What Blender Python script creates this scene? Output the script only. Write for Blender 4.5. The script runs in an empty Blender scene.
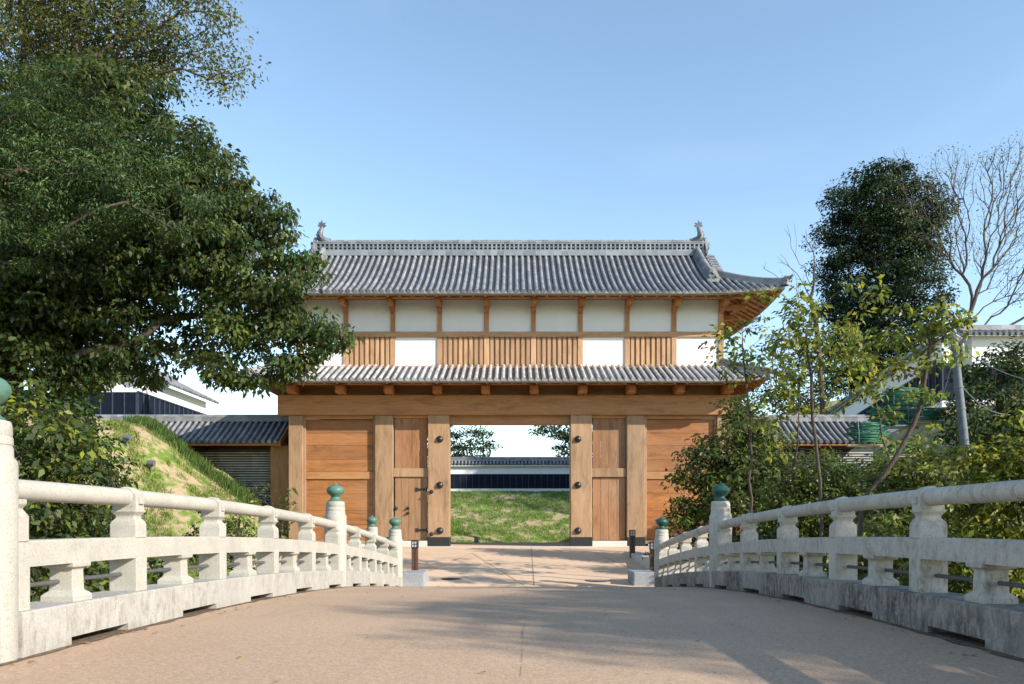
import bpy, bmesh, math, random
import numpy as np
from mathutils import Vector, Matrix, noise as mnoise

scene = bpy.context.scene
PI = math.pi
R = math.radians
# ------------------------------------------------------------------ camera, sky, sun, exposure
CZ = 1.06                                   # eye height above the gate's ground
cam_d = bpy.data.cameras.new('camera')
cam_d.sensor_width = 36; cam_d.lens = 36 * 800 / 1024
cam_d.shift_y = (520 - 342) / 1024
cam_d.clip_start = 0.05; cam_d.clip_end = 6000
cam = bpy.data.objects.new('camera', cam_d)
scene.collection.objects.link(cam)
cam.location = (0, 0, CZ); cam.rotation_euler = (PI / 2, 0, 0)
scene.camera = cam

SUN_EL, SUN_AZ = R(26.2), R(180 - 58)         # azimuth clockwise from +Y
w = bpy.data.worlds.new("World"); scene.world = w; w.use_nodes = True
wn = w.node_tree.nodes; wl = w.node_tree.links
sky = wn.new('ShaderNodeTexSky'); sky.sky_type = 'NISHITA'; sky.sun_disc = False
sky.sun_elevation = SUN_EL; sky.sun_rotation = SUN_AZ
sky.air_density = 1.0; sky.dust_density = 0.15; sky.ozone_density = 1.3; sky.altitude = 0
# very faint high wisps over the clear sky
wtc = wn.new('ShaderNodeTexCoord'); wmp = wn.new('ShaderNodeMapping'); wmp.inputs['Scale'].default_value = (1.2, 1.2, 4.5)
wno = wn.new('ShaderNodeTexNoise'); wno.inputs['Scale'].default_value = 2.1; wno.inputs['Detail'].default_value = 6; wno.inputs['Distortion'].default_value = .6
wrp = wn.new('ShaderNodeMapRange'); wrp.inputs[1].default_value = .5; wrp.inputs[2].default_value = .8; wrp.inputs[3].default_value = 0; wrp.inputs[4].default_value = .05
whs = wn.new('ShaderNodeHueSaturation'); whs.inputs['Hue'].default_value = .494; whs.inputs['Saturation'].default_value = .97; whs.inputs['Value'].default_value = .93
wmx = wn.new('ShaderNodeMix'); wmx.data_type = 'RGBA'; wmx.inputs[7].default_value = (5.2, 5.9, 6.6, 1)
wl.new(wtc.outputs['Generated'], wmp.inputs[0]); wl.new(wmp.outputs[0], wno.inputs['Vector']); wl.new(wno.outputs['Fac'], wrp.inputs[0])
wl.new(sky.outputs[0], whs.inputs['Color']); wl.new(whs.outputs[0], wmx.inputs[6]); wl.new(wrp.outputs[0], wmx.inputs[0])
wl.new(wmx.outputs[2], wn['Background'].inputs[0])
wn['Background'].inputs[1].default_value = 0.15
sd = bpy.data.lights.new('sun', 'SUN'); sd.energy = 3.75; sd.angle = R(0.5); sd.color = (1, 0.92, 0.80)
so = bpy.data.objects.new('sun', sd); scene.collection.objects.link(so)
sdir = Vector((math.sin(SUN_AZ) * math.cos(SUN_EL), math.cos(SUN_AZ) * math.cos(SUN_EL), math.sin(SUN_EL)))
so.rotation_euler = sdir.to_track_quat('Z', 'Y').to_euler()
vs = scene.view_settings
vs.view_transform = 'Standard'; vs.look = 'None'; vs.gamma = 1; vs.use_curve_mapping = False
vs.exposure = 1.06
scene.cycles.max_bounces = 6
scene.cycles.transparent_max_bounces = 4

random.seed(7)
rng = np.random.default_rng(7)
col = scene.collection

def P(px, py, d):
    "the point seen at pixel (px, py) at depth d"
    return Vector(((px - 512) * d / 800, d, CZ + (520 - py) * d / 800))

# ------------------------------------------------------------------ object helpers
def tag(o, label=None, cat=None, group=None, kind=None):
    if label: o['label'] = label
    if cat: o['category'] = cat
    if group: o['group'] = group
    if kind: o['kind'] = kind
    return o

def empty(name, loc, rz=0, label=None, cat=None, group=None):
    o = bpy.data.objects.new(name, None); col.objects.link(o)
    o.location = loc; o.rotation_euler.z = rz; o.empty_display_size = .3
    return tag(o, label, cat, group)

def copy_tree(o, parent=None):
    c = o.copy(); col.objects.link(c); c.parent = parent
    for ch in list(o.children): copy_tree(ch, c)
    return c

class MB:
    "collects simple shapes into one mesh"
    def __init__(s): s.v = []; s.f = []
    def add(s, vs_, fs):
        n = len(s.v); s.v += [tuple(v) for v in vs_]; s.f += [tuple(i + n for i in f) for f in fs]; return s
    def box(s, x0, x1, y0, y1, z0, z1):
        v = [(x0,y0,z0),(x1,y0,z0),(x1,y1,z0),(x0,y1,z0),(x0,y0,z1),(x1,y0,z1),(x1,y1,z1),(x0,y1,z1)]
        return s.add(v, [(0,3,2,1),(4,5,6,7),(0,1,5,4),(1,2,6,5),(2,3,7,6),(3,0,4,7)])
    def beam(s, a, b, w_, h, up=(0,0,1)):
        a, b = Vector(a), Vector(b); d = (b - a).normalized(); up = Vector(up)
        r = d.cross(up)
        if r.length < 1e-4: r = d.cross(Vector((0,1,0)))
        r.normalize(); u = r.cross(d).normalized()
        v = []
        for p in (a, b):
            for i, j in ((-1,-1),(1,-1),(1,1),(-1,1)): v.append(p + r * (i * w_ / 2) + u * (j * h / 2))
        return s.add(v, [(0,1,2,3),(7,6,5,4),(0,4,5,1),(1,5,6,2),(2,6,7,3),(3,7,4,0)])
    def tube(s, pts, rad, n=8, caps=True, up=None):
        pts = [Vector(p) for p in pts]
        if not hasattr(rad, '__len__'): rad = [rad] * len(pts)
        base = len(s.v); prev = None
        for i, p in enumerate(pts):
            d = (pts[min(i+1, len(pts)-1)] - pts[max(i-1, 0)]).normalized()
            if prev is None:
                r = d.cross(Vector((0,0,1)))
                if r.length < 1e-3: r = d.cross(Vector((0,1,0)))
            else: r = prev - d * prev.dot(d)
            r.normalize(); prev = r; u = r.cross(d)
            for k in range(n):
                a = 2 * PI * k / n
                s.v.append(tuple(p + (r * math.cos(a) + u * math.sin(a)) * rad[i]))
        for i in range(len(pts) - 1):
            for k in range(n):
                a = base + i*n + k; b = base + i*n + (k+1) % n
                s.f.append((a, b, b + n, a + n))
        if caps:
            s.f.append(tuple(base + k for k in range(n))[::-1]); s.f.append(tuple(base + (len(pts)-1)*n + k for k in range(n)))
        return s
    def lathe(s, prof, c=(0,0,0), n=20):
        base = len(s.v)
        for r, z in prof:
            for k in range(n):
                a = 2*PI*k/n; s.v.append((c[0] + r*math.cos(a), c[1] + r*math.sin(a), c[2] + z))
        for i in range(len(prof)-1):
            for k in range(n):
                a = base+i*n+k; b = base+i*n+(k+1)%n; s.f.append((a, b, b+n, a+n))
        s.f.append(tuple(base+k for k in range(n))[::-1]); s.f.append(tuple(base+(len(prof)-1)*n+k for k in range(n)))
        return s
    def loft(s, secs, xf=lambda x, y, z: (x, y, z)):
        "rectangular sections (z, half x, half y)"
        base = len(s.v)
        for z, a, b in secs:
            for i, j in ((-1,-1),(1,-1),(1,1),(-1,1)): s.v.append(xf(i*a, j*b, z))
        for q in range(len(secs)-1):
            for k in range(4):
                a = base+q*4+k; b = base+q*4+(k+1)%4; s.f.append((a, b, b+4, a+4))
        s.f.append((base+3, base+2, base+1, base)); e = base+(len(secs)-1)*4; s.f.append((e, e+1, e+2, e+3))
        return s
    def sheet(s, grid):
        "grid[i][j] of points"
        base = len(s.v); n = len(grid[0])
        for row in grid:
            for p in row: s.v.append(tuple(p))
        for i in range(len(grid)-1):
            for j in range(n-1):
                a = base + i*n + j; s.f.append((a, a+1, a+n+1, a+n))
        return s
    def build(s, name, mat, parent=None, bevel=0, smooth=False, loc=None, fix=True):
        me = bpy.data.meshes.new(name); me.from_pydata(s.v, [], s.f)
        if fix:
            bm = bmesh.new(); bm.from_mesh(me); bmesh.ops.recalc_face_normals(bm, faces=bm.faces); bm.to_mesh(me); bm.free()
        if smooth is True: me.shade_smooth()
        me.materials.append(mat)
        o = bpy.data.objects.new(name, me); col.objects.link(o)
        if parent is not None: o.parent = parent
        if loc is not None: o.location = loc
        if bevel:
            m = o.modifiers.new('bevel', 'BEVEL'); m.width = bevel; m.segments = 2; m.limit_method = 'ANGLE'; m.angle_limit = R(35)
        if smooth == 'angle':
            me.shade_smooth()
            me.set_sharp_from_angle(angle=R(38))
        return o

def box(name, mat, parent, *b, bevel=.008, **k): return MB().box(*b).build(name, mat, parent, bevel=bevel, **k)

# ------------------------------------------------------------------ materials
class NT:
    def __init__(s, name, rough=.7, spec=.3):
        s.m = bpy.data.materials.new(name); s.m.use_nodes = True; s.n = s.m.node_tree.nodes; s.l = s.m.node_tree.links
        s.b = s.n['Principled BSDF']; s.b.inputs['Roughness'].default_value = rough
        s.b.inputs['Specular IOR Level'].default_value = spec
        s.tc = s.n.new('ShaderNodeTexCoord'); s.gc = s.n.new('ShaderNodeNewGeometry')
        s.oi = s.n.new('ShaderNodeObjectInfo')
    def pos(s, scale=(1,1,1), world=True):
        mp = s.n.new('ShaderNodeMapping'); mp.inputs['Scale'].default_value = scale
        s.l.new(s.gc.outputs['Position'] if world else s.tc.outputs['Object'], mp.inputs[0]); return mp.outputs[0]
    def noise(s, vec, scale=5, detail=4, rough=.55, dist=0):
        t = s.n.new('ShaderNodeTexNoise'); t.inputs['Scale'].default_value = scale; t.inputs['Detail'].default_value = detail
        t.inputs['Roughness'].default_value = rough; t.inputs['Distortion'].default_value = dist
        s.l.new(vec, t.inputs['Vector']); return t.outputs['Fac']
    def ramp(s, fac, stops):
        r = s.n.new('ShaderNodeValToRGB'); e = r.color_ramp.elements
        while len(e) < len(stops): e.new(.5)
        for q, (p, c) in enumerate(stops):
            e[q].position = p; e[q].color = (*c, 1) if hasattr(c, '__len__') else (c, c, c, 1)
        s.l.new(fac, r.inputs[0]); return r.outputs[0]
    def mix(s, a, b, fac, mode='MIX'):
        m = s.n.new('ShaderNodeMix'); m.data_type = 'RGBA'; m.blend_type = mode
        for sock, v in ((m.inputs[6], a), (m.inputs[7], b), (m.inputs[0], fac)):
            if hasattr(v, 'is_linked') or hasattr(v, 'node'): s.l.new(v, sock)
            elif hasattr(v, '__len__'): sock.default_value = (*v, 1)
            else: sock.default_value = v if sock == m.inputs[0] else (v, v, v, 1)
        return m.outputs[2]
    def math(s, op, a, b=0.0, c=0.0):
        m = s.n.new('ShaderNodeMath'); m.operation = op
        for q, v in enumerate((a, b, c)):
            if hasattr(v, 'node'): s.l.new(v, m.inputs[q])
            else: m.inputs[q].default_value = v
        return m.outputs[0]
    def color(s, c):
        if hasattr(c, 'node'): s.l.new(c, s.b.inputs['Base Color'])
        else: s.b.inputs['Base Color'].default_value = (*c, 1)
        return s
    def bump(s, h, strength=.3, dist=.01):
        b = s.n.new('ShaderNodeBump'); b.inputs['Strength'].default_value = strength; b.inputs['Distance'].default_value = dist
        s.l.new(h, b.inputs['Height']); s.l.new(b.outputs[0], s.b.inputs['Normal']); return s

def wood(name, c1, c2, axis='z', gray=.0, rough=.6, vary=.12, knots=True):
    "grain runs along axis"
    t = NT(name, rough, .3)
    sc = {'z': (9, 9, .55), 'x': (.55, 9, 9), 'y': (9, .55, 9)}[axis]
    oi = t.math('MULTIPLY', t.oi.outputs['Random'], 37.0)
    cmb = t.n.new('ShaderNodeVectorMath'); cmb.operation = 'ADD'
    t.l.new(t.pos(), cmb.inputs[0]); t.l.new(oi, cmb.inputs[1])
    mp = t.n.new('ShaderNodeMapping'); mp.inputs['Scale'].default_value = sc; t.l.new(cmb.outputs[0], mp.inputs[0])
    g = t.noise(mp.outputs[0], 2.2, 6, .62, .4)
    fine = t.noise(mp.outputs[0], 11, 3, .6)
    big = t.noise(t.pos(), .55, 3, .5)
    c = t.mix(c1, c2, t.ramp(g, [(.32, 0), (.68, 1)]))
    c = t.mix(c, t.mix(c, tuple(x * .62 for x in c1), 1.0), t.math('MULTIPLY', t.ramp(fine, [(.45, 0), (.75, 1)]), .4))
    grayc = (.31, .215, .135)
    c = t.mix(c, grayc, t.math('MULTIPLY', t.ramp(big, [(.35, 0), (.7, 1)]), gray))
    st = {'z': (2.2, 2.2, .5), 'x': (.5, 2.2, 2.2), 'y': (2.2, .5, 2.2)}[axis]
    blot = t.noise(t.pos(st), 1.6, 6, .7, .6)
    c = t.mix(c, tuple(x * .52 for x in c1), t.math('MULTIPLY', t.ramp(blot, [(.50, 0), (.70, 1)]), .75))
    c = t.mix(c, tuple(min(.7, x * 1.22) for x in c2), t.math('MULTIPLY', t.ramp(blot, [(.30, 1), (.44, 0)]), .45))
    hs = t.n.new('ShaderNodeHueSaturation'); t.l.new(c, hs.inputs['Color'])
    v = t.math('MULTIPLY_ADD', t.oi.outputs['Random'], vary * 2, 1 - vary); t.l.new(v, hs.inputs['Value'])
    t.color(hs.outputs[0]); t.bump(g, .25, .004)
    return t.m

M = {}
M['wood_panel'] = wood('cedar_boards_across', (.25, .09, .025), (.36, .15, .048), 'x', .32, vary=.16)
M['wood_panel_v'] = wood('cedar_boards_upright', (.24, .108, .048), (.34, .17, .08), 'z', .5, vary=.16)
M['wood_post'] = wood('weathered_cypress_post', (.28, .165, .088), (.39, .25, .145), 'z', .5, vary=.1)
M['wood_lintel'] = wood('cypress_lintel', (.37, .175, .065), (.46, .24, .10), 'x', .25)
M['wood_orange_x'] = wood('warm_cedar_beam', (.36, .145, .048), (.46, .205, .075), 'x', .10)
M['wood_orange_y'] = wood('warm_cedar_arm', (.36, .145, .048), (.46, .205, .075), 'y', .10)
M['wood_orange_z'] = wood('warm_cedar_post', (.42, .20, .085), (.52, .28, .13), 'z', .22)
M['wood_bar'] = wood('pale_lattice_bar', (.42, .235, .125), (.52, .32, .185), 'z', .3, vary=.16)
M['wood_rail'] = wood('upper_rail', (.40, .215, .10), (.49, .285, .15), 'x', .25)
M['wood_door'] = wood('small_door_boards', (.27, .145, .07), (.35, .20, .10), 'z', .3)
M['wood_dark'] = wood('shaded_boards', (.30, .15, .06), (.38, .20, .09), 'x', .1)

def plaster():
    t = NT('white_plaster', .85, .2)
    p = t.pos(); n = t.noise(p, 1.2, 5, .6); st = t.noise(t.pos((3, 3, .35)), 2, 4, .6)
    c = t.mix((.76, .765, .775), (.71, .715, .72), t.ramp(n, [(.4, 0), (.75, 1)]))
    c = t.mix(c, (.60, .585, .55), t.math('MULTIPLY', t.ramp(st, [(.6, 0), (.8, 1)]), .35))
    t.color(c).bump(t.noise(p, 25, 3), .08, .004); return t.m
M['plaster'] = plaster()

def tile(name, c1, c2, rough=.42, joint=.27):
    t = NT(name, rough, .5)
    p = t.pos(); n = t.noise(p, 1.6, 4, .6); f = t.noise(p, 14, 3, .6)
    vo = t.n.new('ShaderNodeTexVoronoi'); vo.inputs['Scale'].default_value = 3.6; vo.inputs['Randomness'].default_value = .35
    t.l.new(p, vo.inputs['Vector'])
    c = t.mix(c1, c2, t.ramp(n, [(.3, 0), (.7, 1)]))
    sep = t.n.new('ShaderNodeSeparateColor'); t.l.new(vo.outputs['Color'], sep.inputs[0])
    c = t.mix(c, tuple(x * .6 for x in c1), t.math('MULTIPLY', sep.outputs[0], .8))
    c = t.mix(c, tuple(x * .5 for x in c1), t.math('MULTIPLY', t.ramp(f, [(.5, 0), (.8, 1)]), .4))
    t.color(c); t.bump(f, .12, .005)
    r = t.math('MULTIPLY_ADD', n, .3, rough - .12); t.l.new(r, t.b.inputs['Roughness'])
    return t.m
M['tile'] = tile('grey_clay_roof_tile', (.20, .203, .212), (.32, .322, .33))
M['tile_light'] = tile('silvery_ridge_tile', (.20, .225, .255), (.28, .305, .335), .5)
M['ornament'] = tile('dark_grey_ornament_tile', (.10, .105, .115), (.17, .175, .185))
M['tile_low'] = tile('sunlit_pale_roof_tile', (.40, .40, .405), (.53, .53, .53))  # lower roof tile lightened, its whitish sun glare is put into the colour
M['tile_under'] = tile('dark_trough_tile', (.04, .042, .05), (.065, .068, .078))
M['tile_gray'] = tile('wall_tile_layers', (.48, .50, .49), (.60, .62, .61), .6)

def stone(name, c1, c2, dirt, dirt_amt=.6, dlow=.5, grain=.5):
    t = NT(name, .85, .25)
    p = t.pos(); n = t.noise(p, 3, 6, .65); sp = t.noise(p, 75, 3, .8)
    st = t.noise(t.pos((7, 7, 3.2)), 2.2, 8, .78, .5)
    blot = t.noise(p, 1.1, 5, .7)
    c = t.mix(c1, c2, t.ramp(n, [(.3, 0), (.7, 1)]))
    c = t.mix(c, tuple(x * .55 for x in c2), t.math('MULTIPLY', t.ramp(sp, [(.53, 0), (.64, 1)]), grain * 1.3))
    k = t.math('MULTIPLY', t.ramp(st, [(dlow, 0), (dlow + .2, 1)]), t.ramp(blot, [(.35, .15), (.6, 1)]))
    c = t.mix(c, dirt, t.math('MULTIPLY', k, dirt_amt))
    t.color(c).bump(t.mix(sp, n, .4), .35, .006); return t.m
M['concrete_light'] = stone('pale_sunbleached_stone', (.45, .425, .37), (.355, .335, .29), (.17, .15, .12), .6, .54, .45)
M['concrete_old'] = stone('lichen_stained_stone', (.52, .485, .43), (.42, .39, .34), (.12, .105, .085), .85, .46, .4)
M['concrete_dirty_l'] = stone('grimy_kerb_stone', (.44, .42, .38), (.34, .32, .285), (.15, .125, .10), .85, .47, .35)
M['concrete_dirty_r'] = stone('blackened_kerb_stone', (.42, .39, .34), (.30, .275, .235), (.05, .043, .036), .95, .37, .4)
M['granite'] = stone('grey_granite', (.36, .38, .40), (.24, .26, .285), (.18, .18, .17), .3, .6, .9)
M['threshold'] = stone('threshold_stone', (.60, .58, .53), (.50, .48, .44), (.25, .22, .2), .3, .6, .3)

def plain(name, c, rough=.5, spec=.4, metal=0, var=.25, sc=6):
    t = NT(name, rough, spec); n = t.noise(t.pos(), sc, 4, .6)
    t.color(t.mix(c, tuple(x * (1 - var) for x in c), t.ramp(n, [(.35, 0), (.7, 1)])))
    t.b.inputs['Metallic'].default_value = metal; t.bump(n, .05, .004); return t.m
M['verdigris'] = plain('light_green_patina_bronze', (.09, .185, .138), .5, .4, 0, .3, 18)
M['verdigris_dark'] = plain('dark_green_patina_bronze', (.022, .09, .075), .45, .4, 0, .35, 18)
M['iron'] = plain('black_iron', (.018, .018, .02), .45, .5, 0, .3, 9)
M['conduit'] = plain('dark_grey_pipe', (.10, .10, .105), .5, .4)
M['navy'] = plain('navy_black_boards', (.008, .013, .028), .7, .12, 0, .3, 3)
M['navy_batten'] = plain('blue_black_battens', (.045, .058, .08), .6, .15, 0, .3, 3)
M['brown_metal'] = plain('brown_painted_metal', (.10, .05, .032), .5, .4, 0, .2, 4)
M['lantern'] = plain('frosted_pane', (.55, .56, .55), .4, .4, 0, .05, 4)
M['spot'] = plain('grey_spotlight_metal', (.13, .14, .16), .45, .4)
M['green_net'] = plain('green_plastic', (.03, .16, .095), .5, .4, 0, .5, 7)
M['pole'] = plain('grey_painted_pole', (.13, .155, .185), .6, .3, 0, .35, 4)
M['cable'] = plain('grey_cable', (.16, .19, .20), .6, .3)
M['timber_grey'] = wood('grey_timber', (.28, .23, .17), (.36, .30, .23), 'x', .5)

def deck_mat():
    t = NT('reddish_resin_gravel_paving', .9, .2)
    p = t.pos(); a = t.mix(t.noise(p, 48, 3, .85), t.noise(p, 130, 2, .8), .5); b = t.noise(p, .7, 6, .6); c3 = t.noise(t.pos((6, .6, 1)), .8, 5, .6)
    c = t.mix((.50, .352, .238), (.44, .302, .198), t.ramp(b, [(.3, 0), (.7, 1)]))
    c = t.mix(c, (.22, .15, .11), t.math('MULTIPLY', t.ramp(a, [(.49, 0), (.60, 1)]), .7))
    c = t.mix(c, (.62, .49, .40), t.math('MULTIPLY', t.ramp(a, [(.36, 1), (.47, 0)]), .55))
    c = t.mix(c, (.32, .225, .17), t.math('MULTIPLY', t.ramp(c3, [(.55, 0), (.75, 1)]), .35))
    t.color(c).bump(a, .5, .006); return t.m
M['deck'] = deck_mat()
M['seam'] = plain('dark_joint', (.41, .295, .21), .9, .1, 0, .4, 4)
def path_mat():
    t = NT('tan_paving', .9, .2)
    p = t.pos(); a = t.noise(p, 90, 2, .7); b = t.noise(p, .5, 5, .6)
    c = t.mix((.66, .485, .34), (.60, .42, .28), t.ramp(b, [(.35, 0), (.65, 1)]))
    c = t.mix(c, (.40, .27, .19), t.math('MULTIPLY', t.ramp(a, [(.5, 0), (.7, 1)]), .35))
    t.color(c).bump(a, .3, .004); return t.m
M['path'] = path_mat()

def ground_mat():
    t = NT('turf_with_dry_straw', .95, .1)
    p = t.pos(); a = t.noise(p, .9, 6, .65, .5); b = t.noise(p, 14, 5, .7); cc = t.noise(t.pos((1, 1, .5)), 3.5, 4, .6)
    green = t.mix((.10, .175, .03), (.17, .235, .045), t.ramp(b, [(.3, 0), (.7, 1)]))
    straw = t.mix((.44, .35, .22), (.34, .25, .15), t.ramp(b, [(.35, 0), (.7, 1)]))
    k = t.ramp(t.mix(a, cc, .4), [(.45, 0), (.55, 1)])
    t.color(t.mix(green, straw, k)).bump(b, .8, .05); return t.m
M['ground'] = ground_mat()

def leaf_mat(name, trans=.45, rough=.42, spec=.3):
    t = NT(name, rough, spec)
    at = t.n.new('ShaderNodeAttribute'); at.attribute_name = 'tint'
    t.color(at.outputs['Color'])
    tr = t.n.new('ShaderNodeBsdfTranslucent')
    hs = t.n.new('ShaderNodeHueSaturation'); hs.inputs['Value'].default_value = 1.6; hs.inputs['Hue'].default_value = .485
    t.l.new(at.outputs['Color'], hs.inputs['Color']); t.l.new(hs.outputs[0], tr.inputs[0])
    mx = t.n.new('ShaderNodeMixShader'); mx.inputs[0].default_value = trans
    t.l.new(t.b.outputs[0], mx.inputs[1]); t.l.new(tr.outputs[0], mx.inputs[2])
    t.l.new(mx.outputs[0], t.n['Material Output'].inputs[0]); return t.m
M['leaf'] = leaf_mat('broad_leaf')
M['leaf_dark'] = leaf_mat('dark_glossy_leaf', .2, .5, .25)
M['grass'] = leaf_mat('grass_blade', .3, .7, .2)
def bark(name, c1, c2):
    t = NT(name, .9, .2); n = t.noise(t.pos((6, 6, 1.2)), 4, 5, .65)
    t.color(t.mix(c1, c2, t.ramp(n, [(.35, 0), (.65, 1)]))).bump(n, .6, .02); return t.m
M['bark'] = bark('brown_bark', (.042, .033, .026), (.085, .068, .053))
M['bark_grey'] = bark('greyish_bark', (.06, .046, .038), (.105, .084, .07))

# ------------------------------------------------------------------ terrain
def sst(a, b, x):
    t = max(0., min(1., (x - a) / (b - a))); return t * t * (3 - 2 * t)
def lerp_tab(tab, x):
    if x <= tab[0][0]: return tab[0][1]
    for (a, u), (b, v) in zip(tab, tab[1:]):
        if x <= b: return u + (v - u) * (x - a) / (b - a)
    return tab[-1][1]
LB = [(8.9, 0), (10.5, 1.9), (14.2, 4.75), (18, 5.5), (60, 5.8)]
RB = [(11.5, 0), (13.5, 1.2), (18.5, 5.4), (22, 6.4), (60, 7)]
def H(x, y):
    if y > 37:
        z = -.5 * sst(37, 44, y) + 3.5 * max(0, min(1, (y - 47.0) / 9.0))
    elif y > 30: z = 0
    elif y > 19.4: z = -.62 * (30 - y) / 10.6
    else: z = -.62 - 3.2 * sst(19.4, 15.5, y) if y < 19.4 else 0
    if 15.5 <= y < 22 and abs(x) > 5:  z = min(z, -.62 - 3.0 * sst(22, 16, y) * sst(5, 6.5, abs(x)) ) if y < 22 else z
    if y < 19.4 : z = -.62 - 3.2 * (1 - sst(15.0, 19.0, y))
    if x < 0:
        m = lerp_tab(LB, -x) * sst(20.5, 30.5, y) * (1 - sst(52.5, 64, y))
    else:
        m = lerp_tab(RB, x) * sst(19.5, 31, y) * (1 - sst(56, 72, y))
    m += max(0, m) * .02 * math.sin(x * 1.7 + y)
    z = max(z, z + m) if m < 8 else z
    if m > .4: z += .10 * mnoise.noise(Vector((x * .8, y * .8, 0)))
    return z
def axis(lo, hi, inner_lo, inner_hi, fine, growth=1.22):
    a = list(np.arange(inner_lo, inner_hi + 1e-6, fine)); st = fine
    x = a[-1]
    while x < hi: st *= growth; x += st; a.append(x)
    st = fine; x = a[0]
    while x > lo: st *= growth; x -= st; a.insert(0, x)
    return a
gx = axis(-2500, 2500, -26, 26, .4); gy = axis(-900, 3500, 10, 60, .4)
g = MB().sheet([[(x, y, H(x, y) - .03) for x in gx] for y in gy])
tag(g.build('ground', M['ground'], smooth=True, fix=False), kind='structure')

# ------------------------------------------------------------------ bridge frame
TH = math.atan(18 / 800)
cT, sT = math.cos(TH), math.sin(TH)
def Bp(u, s, z=0):
    u -= .05
    return (s * sT + u * cT, s * cT - u * sT, z)
def dz(s):
    if s > 19.2: return -.60 - (s-19.2)*.01
    return .124 + .0392 * s - .004 * s * s
ss = list(np.arange(-7, 19.71, .3))
top = [[Bp(u, s, dz(s)) for u in np.linspace(-3.55, 3.55, 9)] for s in ss]
bot = [[(p[0], p[1], p[2] - .55) for p in r] for r in top]
m = MB().sheet(top); m.sheet(bot)
for j in (0, -1): m.sheet([[top[i][j], bot[i][j]] for i in range(len(ss))])
for i in (0, -1): m.sheet([top[i], bot[i]])
tag(m.build('bridge_deck', M['deck'], fix=True), kind='structure')
# centre seam, worn dark joint
m = MB()
s0 = 3.6
while s0 < 19:
    L = random.uniform(.25, .9)
    wd = random.uniform(.001, .0028)
    m.sheet([[Bp(u + .004 * math.sin(s*3), s, dz(s) + .004) for u in (-wd, wd)] for s in np.linspace(s0, s0 + L, 5)])
    s0 += L + random.uniform(.02, .35)
tag(m.build('deck_seam', M['seam'], fix=False), kind='structure')

# approach paving between bridge and gate
def AH(y): return 0.0 if y > 30 else -.62 * (30 - y) / 10.6
ys = list(np.arange(19.3, 37.6, .5))
def hw(y): return 4.2 + 4.6 * sst(20, 24, y)
m = MB().sheet([[(u * hw(y) + .35, y, AH(y) + .012) for u in np.linspace(-1, 1, 12)] for y in ys])
tag(m.build('approach_path', M['path'], fix=False, smooth=True), kind='structure')
m = MB()
def jl(a, b, w_=.011):
    a, b = Vector(a), Vector(b); n = Vector((b.y - a.y, a.x - b.x)).normalized() * w_; N = 14
    m.sheet([[(p.x + q * n.x, p.y + q * n.y, AH(p.y) + .018) for q in (-1, 1)] for p in (a.lerp(b, k / N) for k in range(N + 1))])
jl((.55, 19.9), (.75, 31.1)); jl((-1.4, 28.0), (-2.9, 20.0)); jl((-1.4, 28.0), (.3, 20.0))
jl((-8.2, 28.0), (8.9, 28.0)); jl((-5.5, 23.6), (6.5, 23.6)); jl((3.9, 21.0), (2.9, 28)); jl((6.4, 24), (5.2, 31))
tag(m.build('path_joints', M['seam'], fix=False), kind='structure')
def ring_cover(name, x, y, r, label, mat):
    e = empty(name, (x, y, AH(y) + .016), label=label, cat='drain cover')
    MB().lathe([(r, 0), (r, .008), (r * .86, .009), (r * .86, .006)], n=24).build('rim', M['conduit'], e)
    b = MB()
    for k in range(-3, 4):
        h = math.sqrt(max(.001, (r * .84) ** 2 - (k * r * .24) ** 2)); b.box(-h, h, k * r * .24 - .012, k * r * .24 + .012, .0065, .0105)
    b.build('grate', mat, e)
ring_cover('drain_cover', -1.62, 21.2, .26, 'small dark round drain cover in the tan paving left of centre', M['iron'])
ring_cover('drain_cover', 2.25, 20.9, .34, 'pale round drain cover in the paving beside the right granite block', M['tile_light'])

# ------------------------------------------------------------------ railings
W = 3.2
POSTS = [-4.1, 4.68, 13.3, 19.2]
def bays():
    out = []
    for a, b, n in ((POSTS[0], POSTS[1], 5), (POSTS[1], POSTS[2], 5), (POSTS[2], POSTS[3], 4)):
        out.append([a + (b - a) * k / n for k in range(n + 1)])
    return out
ONION = [(.115, 1.43), (.118, 1.445), (.098, 1.46), (.075, 1.485), (.070, 1.505), (.085, 1.53), (.118, 1.555), (.141, 1.585), (.148, 1.615),
         (.142, 1.645), (.120, 1.675), (.085, 1.695), (.050, 1.708), (.026, 1.722), (.012, 1.742), (.004, 1.765)]
BODY = [(.182, -.05), (.182, 1.165), (.176, 1.195), (.160, 1.215), (.158, 1.27), (.154, 1.275), (.154, 1.285), (.158, 1.29), (.156, 1.33),
        (.152, 1.335), (.152, 1.35), (.155, 1.355), (.150, 1.41), (.143, 1.43), (.10, 1.435)]
def make_post(par, u, s, z, mat, gmat, hgt=0.):
    x, y, _ = Bp(u, s)
    o = MB().lathe([(r, zz + (hgt if zz > 1 else 0)) for r, zz in BODY], n=28).build('post', mat, par, smooth='angle', loc=(x, y, z))
    f = MB().lathe([(r, zz + hgt) for r, zz in ONION], n=24).build('finial', gmat, o, smooth='angle')
    return o
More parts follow.
